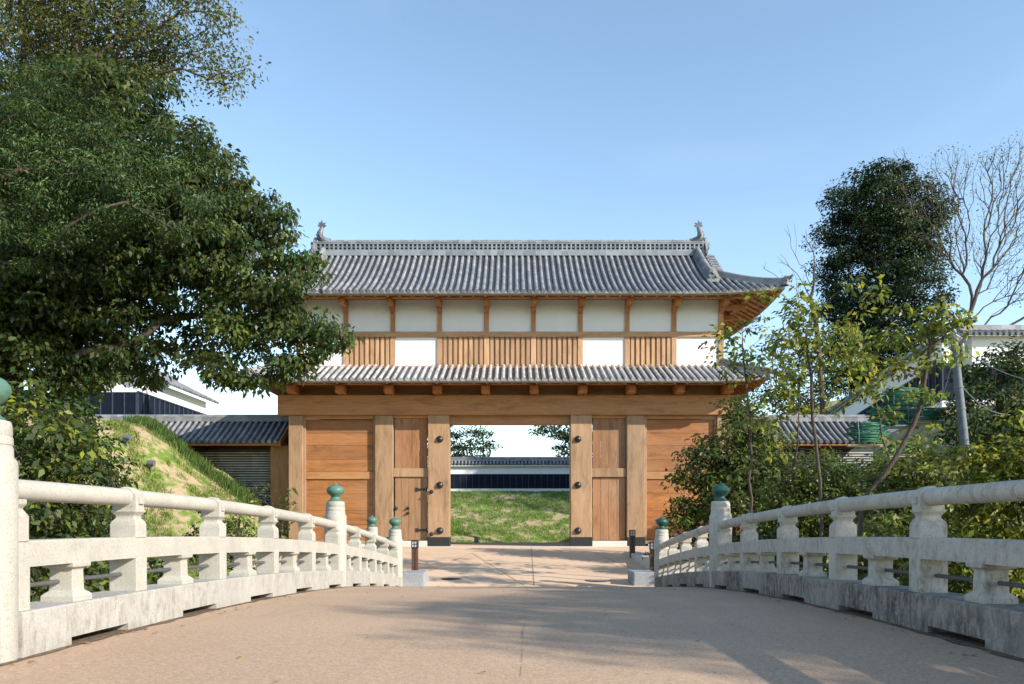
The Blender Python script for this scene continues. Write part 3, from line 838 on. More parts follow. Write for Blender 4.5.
# UPPER roof ------------------------------------------------------------
UP = empty('upper_roof', (0, 0, 0)); UP.parent = G
def fx_lim(t): return EX - t if t < HT else GV
for fb in (0, 1):
    Y = (lambda t: EY0 + t) if fb == 0 else (lambda t: EY1 - t)
    ts = list(np.linspace(0, HT, 8)); ts2 = list(np.linspace(HT, TF, 10))
    # main field, clipped at the hip up to HT then at the verge
    gA = [[(fx_lim(min(t, HT)) * q if t < HT - 1e-6 else 8.25 * q, Y(t), up_front(fx_lim(min(t, HT)) * q, t)) for q in np.linspace(-1, 1, 71)] for t in ts]
    gB = [[(GV * q, Y(t), z_up(t) + .001) for q in np.linspace(-1, 1, 41)] for t in ts2]
    slab('tile_bed', gA, .06, M['tile_under'], UP); slab('tile_bed', gB, .06, M['tile_under'], UP)
    slab('soffit', [[(p[0] * .995, p[1] + (.07 if fb == 0 else -.07), p[2] - .065) for p in r_] for r_ in gA], .03, M['wood_orange_x'], UP)
    rows = []
    for x in xs_rows(EX - .06):
        a = abs(x); tm = TF - .1 if a < GV - .05 else EX - a
        if tm < .15: continue
        rows.append([(x, Y(t), up_front(x, t) if t < HT or a < 8.3 else max(up_front(x, t), z_up(t))) for t in np.arange(-.03, tm + .01, .145)] if tm > .4 else [(x, Y(t), up_front(x, t)) for t in (-.03, tm)])
    tile_plane('cover_tiles', rows, None, M['tile'], UP)
    sg = -1 if fb == 0 else 1; ye = EY0 if fb == 0 else EY1
    X = np.linspace(-EX, EX, 100)
    MB().sheet([[(x, ye + sg * .012, up_front(x, 0) + z) for x in X] for z in (-.085, .015)]).build('drip_tiles', M['tile'], UP)
    MB().sheet([[(x * .995, ye - sg * y_, up_front(x, 0) + z) for x in X] for y_, z in ((.04, -.12), (.04, -.065), (.14, -.065), (.14, -.12), (.04, -.12))]).build('fascia', M['timber_grey'], UP)
    rf = MB(); x = -BAY / 4 * 22; RS = []
    while x < EX - .2:
        tm = UW0 - EY0 if abs(x) < UX else EX - abs(x)
        if tm > .3: RS.append(((x, Y(.10), up_front(x, .1) - .175), (x, Y(tm), up_front(x, tm) - .175), .09, .11))
        x += BAY / 4
    emit_rafters(RS, fb == 0, UP)
for sx in (-1, 1):
    def sz(t, y):
        c = min(y - EY0, EY1 - y); return z_up(t) + .19 * max(0, (3.42 - c) / 3.42) ** 2.0 * max(0, 1 - t / 2.6)
    grid = [[(sx * (EX - t), EY0 + t + (EY1 - EY0 - 2 * t) * k / 30, sz(t, EY0 + t + (EY1 - EY0 - 2 * t) * k / 30)) for k in range(31)] for t in np.linspace(0, HT, 7)]
    slab('tile_bed', grid, .06, M['tile_under'], UP)
    slab('soffit', [[(p[0] - sx * .06, p[1], p[2] - .066) for p in r_] for r_ in grid], .03, M['wood_orange_y'], UP)
    rows = []; y = EY0 + .2
    while y < EY1 - .1:
        tm = min(HT, y - EY0, EY1 - y)
        if tm > .15: rows.append([(sx * (EX - t), y, sz(t, y)) for t in np.linspace(-.03, tm, max(3, int(tm / .145)))])
        y += SPC
    tile_plane('cover_tiles', rows, None, M['tile'], UP)
    MB().sheet([[(sx * (EX + .012), y, sz(0, y) + z) for y in np.linspace(EY0, EY1, 40)] for z in (-.085, .015)]).build('drip_tiles', M['tile'], UP)
    MB().sheet([[(sx * (EX - x_), y, sz(0, y) + z) for y in np.linspace(EY0 + .05, EY1 - .05, 40)] for x_, z in ((.04, -.12), (.04, -.065), (.14, -.065), (.14, -.12), (.04, -.12))]).build('fascia', M['timber_grey'], UP)
    rf = MB(); y = EY0 + .35
    while y < EY1 - .3:
        tm = min(EX - UX, y - EY0, EY1 - y); rf.beam((sx * (EX - .1), y, sz(.1, y) - .175), (sx * (EX - tm), y, sz(tm, y) - .175), .09, .11); y += BAY / 4
    tag(rf.build('rafters', M['wood_orange_x'], UP), kind='stuff')
    # gable triangle
    zb = z_up(HT) - .1; v = []
    prof = [(y, z_up(min(y - EY0, EY1 - y)) - .08) for y in np.linspace(EY0 + HT, EY1 - HT, 15)]
    mb = MB(); n = len(prof)
    for xo in (8.28, 8.36): mb.v += [(sx * xo, y, zb) for y, z in prof] + [(sx * xo, y, z) for y, z in prof]
    for o_ in (0, 2 * n):
        for k in range(n - 1): mb.f.append((o_ + k, o_ + k + 1, o_ + n + k + 1, o_ + n + k))
    mb.build('gable', M['plaster'], UP)
    for fb in (0, 1):
        Y = (lambda t: EY0 + t) if fb == 0 else (lambda t: EY1 - t)
        bb = MB(); pts = [(sx * 8.66, Y(t), z_up(t) - .2) for t in np.linspace(HT - .15, TF, 9)]
        for a, b in zip(pts, pts[1:]): bb.beam(a, b, .07, .26)
        bb.build('bargeboard', M['wood_orange_y'], UP)
        # verge tiles, descending ridge, hip ridge
        vt = MB()
        for t in np.arange(HT + .05, TF - .2, .24):
            vt.tube([(sx * 8.46, Y(t), z_up(t) + .07), (sx * 8.80, Y(t), z_up(t) + .05)], .07, 10)
        vt.build('verge_tiles', M['tile'], UP, smooth='angle')
        pts = [(sx * 8.08, Y(t), z_up(t) + .04 + .06 * max(0, (1.9 - t))) for t in np.linspace(TF - .2, 1.35, 16)]
        ridge_run('descending_ridge', pts, .34, .36, M['tile'], UP)
        end_tile(UP, Vector(pts[-1]) + Vector((0, 0, -.02)), (0, -1 if fb == 0 else 1, 0), .44, .52)
        pts = []
        for q in np.linspace(0, 1, 14):
            t = HT * (1 - q); x = 8.25 + (EX - 8.25) * q
            pts.append((sx * x, Y(t), up_front(x, t) + .03 + .04 * q ** 5))
        pts.append((sx * (EX + .10), Y(-.10), pts[-1][2] + .0))
        ridge_run('hip_ridge', pts, .25, .22, M['tile'], UP)
        end_tile(UP, pts[-2], (sx, -1 if fb == 0 else 1, 0), .3, .34)
        c = Vector(pts[-1]); dd = Vector((sx, -1 if fb == 0 else 1, 0)).normalized()
        MB().tube([c + Vector((0,0,.2)) - dd * .1, c + Vector((0,0,.22)) + dd * .08, c + Vector((0,0,.30)) + dd * .20], [.09, .075, .03], 10).build('corner_tile', M['tile'], UP, smooth='angle')
# main ridge
RZ = z_up(TF)
RX = 8.42
mr = box('main_ridge', M['tile_light'], UP, -RX, RX, RY - .24, RY + .24, RZ - .12, RZ + .09, bevel=.01)
box('ridge_core', M['tile_under'], UP, -RX, RX, RY - .13, RY + .13, RZ + .09, RZ + .44, bevel=0)
rb = MB()
x = -RX + .04
while x < RX:
    for sy in (-1, 1): rb.box(x - .035, x + .035, *sorted((RY + sy * .135, RY + sy * .20)), RZ + .13, RZ + .41)
    x += .19
x = -RX + .135
while x < RX - .05:
    for sy in (-1, 1): rb.box(x - .065, x + .065, *sorted((RY + sy * .14, RY + sy * .19)), RZ + .25, RZ + .285)
    x += .19
for z0_, z1_ in ((.092, .15), (.39, .438)): rb.box(-RX, RX, RY - .205, RY + .205, RZ + z0_, RZ + z1_)
rb.build('pierced_tiles', M['tile_light'], UP)
box('cap_course', M['tile'], UP, -RX - .04, RX + .04, RY - .22, RY + .22, RZ + .44, RZ + .50, bevel=.008)
tp = MB().tube([(-RX + .35, RY, RZ + .53), (RX - .35, RY, RZ + .53)], .10, 12)
x = -RX + .6
while x < RX - .5: tp.tube([(x - .03, RY, RZ + .53), (x + .03, RY, RZ + .53)], .115, 12); x += .62
tp.build('top_tiles', M['tile_light'], UP, smooth='angle')
for sx in (-1, 1):
    end_tile(UP, (sx * (RX + .0), RY, RZ + .0), (sx, 0, 0), .62, .72)
    f = empty('fish_ornament', (sx * (RX - .22), RY, RZ + .45)); f.parent = G
    # a dolphin-like roof fish: head down at the ridge looking inward, tail raised
    path = [(-.44, .10), (-.34, .12), (-.20, .14), (-.06, .17), (.05, .27), (.07, .42), (.03, .56), (-.02, .68), (-.02, .78)]
    rad = [.06, .11, .15, .175, .165, .14, .11, .085, .05]
    MB().tube([(sx * a, 0, b) for a, b in path], rad, 12).build('body', M['ornament'], f, smooth=True)
    def fin(pts, th=.03):
        mb = MB(); n = len(pts)
        for y_ in (-th, th): mb.v += [(sx * a, y_, b) for a, b in pts]
        mb.f.append(tuple(range(n))); mb.f.append(tuple(range(n, 2 * n))[::-1])
        for k in range(n): mb.f.append((k, (k+1) % n, (k+1) % n + n, k + n))
        return mb
    fin([(-.05, .70), (-.22, .80), (-.13, .84), (-.19, .93), (-.07, .90), (-.02, 1.04), (.04, .92), (.13, .96), (.10, .85), (.17, .80), (.03, .70)]).build('tail_fin', M['ornament'], f)
    fin([(.08, .20), (.24, .26), (.18, .33), (.25, .40), (.16, .45), (.20, .54), (.08, .56), (.06, .40)]).build('back_fin', M['ornament'], f)
    sf = MB()
    for sy in (-1, 1):
        sf.beam((sx * -.05, sy * .12, .2), (sx * .02, sy * .27, .36), .05, .14)
    sf.build('side_fin', M['ornament'], f, bevel=.01)
    fin([(-.46, .02), (-.54, .12), (-.45, .15), (-.40, .24), (-.3, .22), (-.26, .10)], .07).build('head', M['ornament'], f, bevel=.015)

# ------------------------------------------------------------------ roofed walls either side
def roofed_wall(name, X0, X1, Yc, zr, ze, run, label, cat, face, group=None, foot=0., end_x=None, wall_half=.35, base_tile=False, plain_face='plaster', lumber=True):
    "a tile-roofed wall running along X, ridge at Yc; X1 is the end nearest the gate"
    e = empty(name, ((X0 + X1) / 2, Yc, 0), label=label, cat=cat, group=group)
    ox = (X0 + X1) / 2; a, b = X0 - ox, X1 - ox; a, b = min(a, b), max(a, b)
    zs = lambda t: ze + (zr - ze) * (.8 * t / run + .2 * (t / run) ** 2)
    for s_ in (-1, 1):
        Y = lambda t: s_ * (run - t)
        grid = [[(x, Y(t), zs(t)) for x in np.linspace(a, b, 12)] for t in np.linspace(0, run, 6)]
        slab('tile_bed', grid, .05, M['tile_under'], e)
        slab('soffit', [[(p[0], p[1] - s_ * .06, p[2] - .052) for p in r_] for r_ in grid], .03, M['wood_orange_x'] if lumber else M['plaster'], e)
        rows = []; x = a + .1
        while x < b: rows.append([(x, Y(t), zs(t)) for t in np.arange(-.03, run, .16)]); x += SPC
        tile_plane('cover_tiles', rows, None, M['tile'], e)
        box('fascia', M['wood_orange_x'] if lumber else M['plaster'], e, a, b, *sorted((s_ * (run - .12), s_ * (run - .04))), ze - .15, ze - .055)
    box('ridge', M['tile'], e, a, b, -.16, .16, zr - .05, zr + .12)
    MB().tube([(a, 0, zr + .17), (b, 0, zr + .17)], .10, 12).build('ridge_cap', M['tile'], e, smooth='angle')
    return e, a, b, ox
# left
e, a, b, ox = roofed_wall('wing_wall', -18.6, -9.42, 34.05, 5.28, 4.22, 1.75, 'low wall with dark tiled roof left of the gate, grey layered tile face', 'wall', None, 'wing walls beside the gate')
def layered_face(e, a, b, y0, y1, z1, end_s):
    # mud wall faced with courses of flat tiles; scalloped courses lower down
    box('core', M['tile_under'], e, a, b, y0 + .03, y1 - .03, 0, z1, bevel=0)
    mb = MB(); z = .3
    while z < z1 - .08:
        mb.box(a, b, y0, y1, z, z + .045); z += .105
    mb.build('tile_courses', M['tile_gray'], e)
    mb = MB()
    for z in (2.0, 2.32, 2.62):
        x = a + .1
        while x < b:
            mb.tube([(x, y0 - .02, z), (x, y1 + .02, z)], .052, 8); x += .16
    mb.build('round_tile_ends', M['tile_light'], e, smooth='angle')
layered_face(e, a, b - .55, -.38, .38, 4.05, 1)
for y0_, y1_ in ((-1.35, .60),): box('end_boards', M['wood_orange_z'], e, b - .45, b + .30, y0_, y1_, 0, 4.10)
mb = MB(); mb.beam((b + .03, -1.72, 4.12), (b + .03, 0, 5.15), .07, .24); mb.beam((b + .03, 1.72, 4.12), (b + .03, 0, 5.15), .07, .24)
mb.build('bargeboard', M['wood_orange_y'], e)
box('tie_beam', M['wood_orange_x'], e, b - .6, b - .005, -.9, .9, 4.0 + .11, 4.25)
# right
e, a, b, ox = roofed_wall('wing_wall', 9.30, 15.2, 34.05, 5.28, 4.22, 1.75, 'low wall with dark tiled roof right of the gate, behind the leafy trees', 'wall', None, 'wing walls beside the gate')
layered_face(e, a + .55, b, -.38, .38, 4.05, -1)
box('end_boards', M['wood_orange_z'], e, a - .30, a + .45, -1.35, .6, 0, 4.10)
mb = MB(); mb.beam((a - .03, -1.72, 4.12), (a - .03, 0, 5.15), .07, .24); mb.beam((a - .03, 1.72, 4.12), (a - .03, 0, 5.15), .07, .24)
mb.build('bargeboard', M['wood_orange_y'], e)

# wall at the top of the bank behind the gate
e, a, b, ox = roofed_wall('plastered_wall', -16, 16, 58.4, 5.40, 5.10, .55, 'long white and navy wall with small tiled roof on the bank behind the gateway', 'wall', None, lumber=False)
box('plaster', M['plaster'], e, a, b, -.25, .25, 2.6, 5.2, bevel=0)
mb = MB(); x = a
while x < b: mb.box(x + .006, x + .9, -.285, -.252, 3.36, 4.36); x += .906
nv = mb.build('navy_boards', M['navy'], e)
mb = MB(); x = a
while x < b: mb.box(x - .02, x + .02, -.31, -.287, 3.36, 4.36); x += .453
mb.build('batten', M['navy_batten'], nv)
box('rail', M['navy_batten'], e, a, b, -.32, -.25, 4.362, 4.40, bevel=0)

# ------------------------------------------------------------------ walls that run back on the banks left and right
def boarded_wall(name, A, B, zb, zt, zd0, zd1, label, roof_run=.75, thick=1.2, end=True, n_b=None, slope=0., rise=.55, zig=None):
    """runs from A to B (xy). white plaster, navy board band between zd0 and zd1 (above local foot), tiled roof.
       slope adds height from A to B"""
    A = Vector((*A, 0)); B = Vector((*B, 0)); L = (B - A).length; ang = math.atan2(B.y - A.y, B.x - A.x)
    e = empty(name, A, ang, label=label, cat='wall')
    S = lambda x: slope * x / L
    def pris(x0, x1, y0, y1, z0, z1):
        return MB().add([(x0,y0,z0+S(x0)),(x1,y0,z0+S(x1)),(x1,y1,z0+S(x1)),(x0,y1,z0+S(x0)),(x0,y0,z1+S(x0)),(x1,y0,z1+S(x1)),(x1,y1,z1+S(x1)),(x0,y1,z1+S(x0))],
                        [(0,3,2,1),(4,5,6,7),(0,1,5,4),(1,2,6,5),(2,3,7,6),(3,0,4,7)])
    h = thick / 2
    pris(0, L, -h, h, zb, zt).build('plaster', M['plaster'], e)
    nv = pris(-.035, L + .035, -h - .035, h + .035, zd0, zd1).build('navy_boards', M['navy'], e)
    mb = MB(); x = .0
    while x <= L:
        for sy in (-1, 1):
            p = pris(x - .035, x + .035, *sorted((sy * (h + .036), sy * (h + .075))), zd0, zd1); mb.add(p.v, p.f)
        x += .62
    for sy in (-1, 1):
        p = pris(-.04, L + .04, *sorted((sy * (h + .037), sy * (h + .09))), zd1 + .001, zd1 + .07); mb.add(p.v, p.f)
    y = -h
    while y <= h + .01:
        for xe in (-.075, L + .037):
            p = pris(xe, xe + .038, y - .03, y + .03, zd0, zd1); mb.add(p.v, p.f)
        y += .6
    mb.build('batten', M['navy_batten'], nv)
    run = h + roof_run; zr = zt + rise; ov = roof_run
    for s_ in (-1, 1):
        zs = lambda t: zt + (zr - zt) * t / run
        X0, X1 = -ov, L + ov
        grid = [[(x, s_ * (run - t), zs(t) + S(x)) for x in np.linspace(X0, X1, 20)] for t in (0, run / 2, run)]
        slab('tile_bed', grid, .05, M['tile_under'], e)
        slab('soffit', [[(p[0], p[1] - s_ * .03, p[2] - .055) for p in r_] for r_ in grid], .035, M['plaster'], e)
        rows = []; x = X0 + .1
        while x < X1: rows.append([(x, s_ * (run - t), zs(t) + S(x)) for t in np.linspace(-.03, run, 6)]); x += SPC
        tile_plane('cover_tiles', rows, None, M['tile'], e)
    MB().beam((-ov, 0, zr + .1 + S(-ov)), (L + ov, 0, zr + .1 + S(L + ov)), .28, .26).build('ridge', M['tile'], e, bevel=.03)
    return e
boarded_wall('plastered_wall', (-21.0, 40.3), (-21.0, 49.4), 5.4, 8.35, 6.15, 7.5, 'white wall with navy battened boards and tiled roof, on the left bank behind the tree', thick=4.2, roof_run=.6, rise=1.35)
boarded_wall('sloping_wall', (19.6, 50.5), (18.85, 34.6), 4.2, 7.15, 4.5, 6.1, 'white plastered wall climbing the right bank behind the green bundles', thick=.5, roof_run=.28, slope=1.75, rise=.30)
boarded_wall('plastered_wall', (19.9, 34.9), (33, 34.9), 5.8, 9.02, 6.3, 7.6, 'white wall with level tiled roof at the right edge behind the ivy', thick=.6, roof_run=.45, rise=.30)

# spotlights on the left bank
def spot(px, py, d, label):
    p = P(px, py, d); p.z = H(p.x, p.y)
    e = empty('spotlight', p, label=label, cat='spotlight', group='spotlights on the left bank')
    MB().tube([(0, 0, -.1), (0, 0, .22)], .025, 8).build('stake', M['spot'], e)
    MB().tube([(-.12, .0, .30), (.12, 0, .28)], [.095, .11], 16).build('lamp_head', M['spot'], e, smooth='angle')
def on_bank(px, py):
    for d in np.arange(20, 36, .1):
        p = P(px, py, d)
        if H(p.x, p.y) >= p.z: return d
    return 29
spot(127, 444, on_bank(127, 447), 'grey spotlight high on the left bank beside the dark bush')
spot(151, 468, on_bank(151, 472), 'grey spotlight halfway down the left grass bank')

# ------------------------------------------------------------------ vegetation
def unit(n):
    v = rng.normal(size=(n, 3)); return v / np.linalg.norm(v, axis=1)[:, None]

def leaf_mesh(name, C, N, A, size, tints, mat, parent=None, wid=.5, fold=.18, split=False):
    """one quad leaf per row. C base points, N normals, A along-directions (unit), size lengths, tints rgb"""
    n = len(C)
    A = A - N * (A * N).sum(1)[:, None]; A /= np.linalg.norm(A, axis=1)[:, None] + 1e-9
    B = np.cross(N, A); s = size[:, None]
    v = np.empty((n, 4, 3))
    v[:, 0] = C; v[:, 1] = C + A * s * .45 + B * s * wid * .5 + N * s * fold * .5
    v[:, 2] = C + A * s - N * s * fold * .6; v[:, 3] = C + A * s * .45 - B * s * wid * .5 + N * s * fold * .5
    me = bpy.data.meshes.new(name)
    me.vertices.add(n * 4); me.vertices.foreach_set('co', v.reshape(-1))
    me.loops.add(n * 4); me.loops.foreach_set('vertex_index', np.arange(n * 4, dtype=np.int32))
    me.polygons.add(n); me.polygons.foreach_set('loop_start', np.arange(0, n * 4, 4, dtype=np.int32))
    try: me.polygons.foreach_set('loop_total', np.full(n, 4, dtype=np.int32))
    except Exception: pass
    me.update(calc_edges=True)
    at = me.color_attributes.new('tint', 'FLOAT_COLOR', 'POINT')
    c = np.ones((n, 4, 4)); c[:, :, :3] = tints[:, None, :]
    at.data.foreach_set('color', c.reshape(-1).astype(np.float32))
    me.materials.append(mat)
    o = bpy.data.objects.new(name, me); col.objects.link(o)
    if parent is not None: o.parent = parent
    return o

def skeleton(base, att, bf=.3, step=.45, seed=1, trunk=None, droop=0., wob=.09):
    rnd = random.Random(seed); base = Vector(base)
    pos = [base]; par = [-1]; pl = [0.]
    cur = 0
    for t in (trunk or []):
        t = Vector(t); a = pos[cur]; L = (t - a).length; n = max(1, int(L / step))
        for k in range(1, n + 1):
            p = a.lerp(t, k / n)
            if k < n: p = p + Vector((rnd.gauss(0, 1), rnd.gauss(0, 1), rnd.gauss(0, .5))) * wob * .5
            pos.append(p); par.append(cur); pl.append(pl[cur] + L / n); cur = len(pos) - 1
    arr = np.zeros((len(att) * 40 + len(pos) + 50, 3)); arr[:len(pos)] = [tuple(p) for p in pos]
    plen = np.zeros(len(arr)); plen[:len(pos)] = pl
    order = sorted(range(len(att)), key=lambda i: (Vector(att[i]) - pos[min(cur, len(pos)-1)]).length + rnd.random() * .6)
    tips = []
    for i in order:
        a = np.array(att[i]); n = len(pos)
        d = np.linalg.norm(arr[:n] - a, axis=1)
        cost = d + bf * plen[:n] + np.where(arr[:n, 2] > a[2] + .2, .9 * (arr[:n, 2] - a[2]), 0)
        cost[0] += 2 if trunk else 0
        j = int(cost.argmin()); A_ = pos[j]; B_ = Vector(att[i]); L = (B_ - A_).length
        m_ = max(1, min(38, int(round(L / step))))
        gp = A_ - pos[par[j]] if par[j] >= 0 else Vector((0, 0, 1))
        gp = gp.normalized() if gp.length > 0 else Vector((0, 0, 1))
        ctrl = A_ + gp * L * .35 + Vector((0, 0, L * .10))
        q = j
        for k in range(1, m_ + 1):
            t = k / m_
            p = A_ * (1 - t) ** 2 + ctrl * 2 * t * (1 - t) + B_ * t * t
            if k < m_: p += Vector((rnd.gauss(0, 1), rnd.gauss(0, 1), rnd.gauss(0, 1))) * wob * min(1, L)
            pos.append(p); par.append(q); nn = len(pos) - 1
            if nn >= len(arr):
                arr = np.vstack([arr, np.zeros_like(arr)]); plen = np.concatenate([plen, np.zeros_like(plen)])
            arr[nn] = tuple(p); plen[nn] = plen[q] + L / m_; q = nn
        tips.append(q)
    return pos, par, tips

def wood_mesh(name, pos, par, mat, parent, rtip=.008, power=2.4, rmax=None, sides=(9, 6, 3)):
    n = len(pos); acc = np.zeros(n); kids = [[] for _ in range(n)]
    for i in range(1, n): kids[par[i]].append(i)
    for i in range(n - 1, -1, -1):
        if not kids[i]: acc[i] = rtip ** power
        if par[i] >= 0: acc[par[i]] += acc[i]
    r = acc ** (1 / power)
    if rmax: 
        k = rmax / r[0]; r = np.where(r > rtip * 2, rtip * 2 + (r - rtip * 2) * (rmax - 2 * rtip) / max(1e-6, r[0] - 2 * rtip), r)
    mb = MB(); stack = [(0, None)]
    while stack:
        i, pr = stack.pop()
        chain = [i]; j = i
        while kids[j]:
            ks = sorted(kids[j], key=lambda q: -acc[q]); 
            for q in ks[1:]: stack.append((q, j))
            j = ks[0]; chain.append(j)
        pts = [pos[q] for q in chain]; rr = [r[q] for q in chain]
        if pr is not None: pts = [pos[pr]] + pts; rr = [min(r[pr], rr[0] * 1.25)] + rr
        if len(pts) < 2: continue
        R0 = rr[0]; ns = sides[0] if R0 > .06 else sides[1] if R0 > .018 else sides[2]
        if chain[0] == 0: rr[0] *= 1.35
        rr[-1] *= .5
        mb.tube(pts, rr, ns, caps=False)
    return mb.build(name, mat, parent, smooth=True, fix=False)

def tints_for(n, cols, spread=.25, groups=None):
    cols = np.array(cols); k = rng.integers(0, len(cols), n) if groups is None else groups % len(cols)
    c = cols[k]; c = c * (1 + rng.normal(0, spread, (n, 1))); c += rng.normal(0, .008, (n, 3)); return np.clip(c, .004, .6)

def clump_leaves(cents, crad, per, size, cols, center=None, flat=.55, droop=.25, up=.5, gcol=.5):
    "leaves scattered round clump centres; cents (k,3), crad (k,)"
    k = len(cents); idx = np.repeat(np.arange(k), per); n = len(idx)
    d = unit(n) * (rng.random((n, 1)) ** .45); d[:, 2] *= flat
    C = cents[idx] + d * crad[idx][:, None] * (1 - .0 * flat)
    out = d / (np.linalg.norm(d, axis=1)[:, None] + 1e-6)
    N = unit(n) * .75 + np.array([0, 0, up]) + out * .35
    if center is not None:
        oc = C - center; oc /= np.linalg.norm(oc, axis=1)[:, None] + 1e-6; N += oc * .35
    N /= np.linalg.norm(N, axis=1)[:, None]
    A = out * .8 + unit(n) * .6 + np.array([0, 0, -droop])
    S = size * (.6 + .7 * rng.random(n))
    gt = rng.integers(0, len(cols), k)[idx]; mixm = rng.random(n) < gcol
    g_ = np.where(mixm, gt, rng.integers(0, len(cols), n))
    gv = np.clip(1 + rng.normal(0, .26, k), .4, 1.8)[idx][:, None]
    return C, N, A, S, tints_for(n, cols, .16, g_) * gv

def blob_points(blobs, spacing, shell=.55, seed=0, low=None):
    """blobs [(centre, (rx, ry, rz))]; points in the outer shells with an uneven edge"""
    out = []
    for c, r in blobs:
        c = np.array(c); r = np.array(r); vol = 4.19 * r[0] * r[1] * r[2] * (1 - shell ** 3)
        n = max(6, int(vol / spacing ** 3))
        d = unit(n); f = (shell ** 3 + (1 - shell ** 3) * rng.random(n)) ** (1 / 3)
        bump = np.array([1 + .22 * mnoise.noise(Vector(tuple(q * 2.6 + c * .37))) + .12 * mnoise.noise(Vector(tuple(q * 6 + c))) for q in d])
        out.append(c + d * r * (f * bump)[:, None])
    p = np.vstack(out)
    # thin points that crowd each other, leave holes by noise
    keep = np.array([mnoise.noise(Vector(tuple(q * .75))) > -.33 for q in p])
    p = p[keep]
    cell = {}; res = []
    for q in p:
        key = tuple((q / (spacing * .75)).astype(int))
        if key in cell: continue
        cell[key] = 1; res.append(q)
    return np.array(res)

def tree(name, base, trunk, att, crad, per, leaf, cols, label, cat='tree', mat='leaf', bark_='bark', rmax=None, rtip=.009, step=.45, bf=.3,
         wid=.5, flat=.6, droop=.25, up=.5, group=None, seed=1, wob=.09, extra_tips=0, power=2.4, limb_cap=400):
    base = Vector(base); e = empty(name, base, label=label, cat=cat, group=group)
    att = np.array(att) - np.array(base)
    sel = att if len(att) <= limb_cap else att[rng.choice(len(att), limb_cap, replace=False)]
    pos, par, tips = skeleton((0, 0, 0), [tuple(a) for a in sel], bf, step, seed, [tuple(Vector(t) - base) for t in (trunk or [])], wob=wob)
    wood_mesh('trunk', pos, par, M[bark_], e, rtip, power, rmax)
    if per:
        cr = crad * (.7 + .6 * rng.random(len(att)))
        C, N, A, S, T = clump_leaves(att, cr, per, leaf, cols, att.mean(0), flat, droop, up)
        leaf_mesh('crown', C, N, A, S, T, M[mat], e, wid=wid)
    return e

def blobs_px(lst, d0):
    "(px, py, r px, depth offset, depth radius factor)"
    out = []
    for px, py, r, *k in lst:
        dd = d0 + (k[0] if k else 0); rr = r * dd / 800; ky = k[1] if len(k) > 1 else 1.0; kz = k[2] if len(k) > 2 else .85
        out.append((tuple(P(px, py, dd)), (rr, rr * ky, rr * kz)))
    return out

GR = [(.066, .095, .024), (.046, .075, .020), (.090, .120, .032), (.085, .105, .038)]
GR_Y = [(.18, .21, .028), (.13, .175, .026), (.085, .13, .028), (.25, .235, .035)]
GR_D = [(.030, .056, .020), (.040, .070, .022), (.022, .044, .016)]
GR_O = [(.105, .112, .026), (.078, .094, .024), (.13, .132, .034)]

# the big broadleaf tree on the left
BL = [(70, 165, 80, 1), (150, 150, 62, 1), (205, 180, 50, .5), (232, 225, 48, 0), (262, 262, 40, 0), (205, 260, 60, 0), (140, 230, 75, .5), (60, 260, 85, 0), (-20, 200, 90, 1),
      (286, 305, 30, -.5), (318, 340, 24, -1), (300, 362, 22, -1), (255, 330, 38, -.5), (225, 368, 30, -.5), (185, 330, 34, 1), (100, 330, 60, 1), (30, 350, 62, 0), (150, 372, 26, 1.5), (-30, 330, 80, 0),
      (95, 100, 50, 1.5), (10, 110, 60, 1.5),
      (90, 375, 36, 0), (50, 385, 40, 0), (125, 350, 30, -.5), (215, 330, 34, .5), (270, 365, 24, -.8), (240, 385, 14, -.5), (165, 300, 40, 0), (332, 328, 12, -1.2), (90, 290, 50, -1), (20, 290, 60, -1), (180, 220, 50, -1), (215, 300, 40, 0), (255, 300, 34, -.5), (280, 330, 24, -.5), (292, 268, 24, -.5), (286, 240, 20, 0), (272, 212, 18, 0), (302, 285, 18, -.7)]
pts = blob_points(blobs_px(BL, 18), .55, .25)
tree('broadleaf_tree', (-13.0, 19.5, -1.5), [(-12.6, 19.3, 2.0), (-11.8, 19, 5.0), (-11, 19, 7.5)], pts, .50, 130, .15, GR + GR_D[1:2], 'large dense green broadleaf tree filling the left side, its branch reaching across the gate roof',
     rmax=.38, step=.5, seed=3, bf=.22, droop=1.1, up=.25, flat=.42)
# darker needle-like mass nearer top left
BN = [(30, 150, 60, 0), (95, 160, 55, 0), (150, 185, 42, 0), (110, 205, 48, -.3), (30, 215, 55, -.3), (170, 140, 34, .5), (-20, 140, 50, 0), (60, 100, 40, .5), (190, 215, 26, -.2)]
pts = blob_points(blobs_px(BN, 15.2), .44, .4)
tree('evergreen_tree', (-10.8, 14.8, -2.5), [(-11.2, 14.8, 2.0), (-11.0, 15, 5), (-10.6, 15, 8.0)], pts, .38, 190, .085, [(.048, .084, .024), (.038, .068, .020), (.068, .108, .030)],
     'dark green tree with narrow drooping leaves at upper left', wid=.28, droop=.5, up=.5, flat=.38, rmax=.10, seed=5, mat='leaf_dark')
# the sparse olive tree at the top left
BT = [(30, 45, 46, 0), (95, 30, 46, 0), (150, 45, 40, 0), (190, 20, 36, 0), (130, 75, 34, 0), (60, 80, 40, 0), (215, 40, 30, 0), (235, 70, 22, 0), (205, 80, 20, 0), (228, 90, 14, 0), (100, -15, 50, 0), (190, -20, 40, 0), (20, -20, 50, 0), (40, 30, 60, 1), (110, 40, 60, 1), (20, 70, 50, .5), (160, 70, 34, .5)]
pts = blob_points(blobs_px(BT, 21), .50, .1)
tree('camphor_tree', (-15.5, 22, -1.5), [(-14.5, 22, 4), (-13.2, 21.5, 9), (-12.0, 21, 11.5)], pts, .50, 62, .115, GR_O + GR[:1], 'sparse olive green tree at the top left corner with branches against the sky',
     rmax=.24, seed=8, step=.5, rtip=.010, wob=.10, bf=.6)
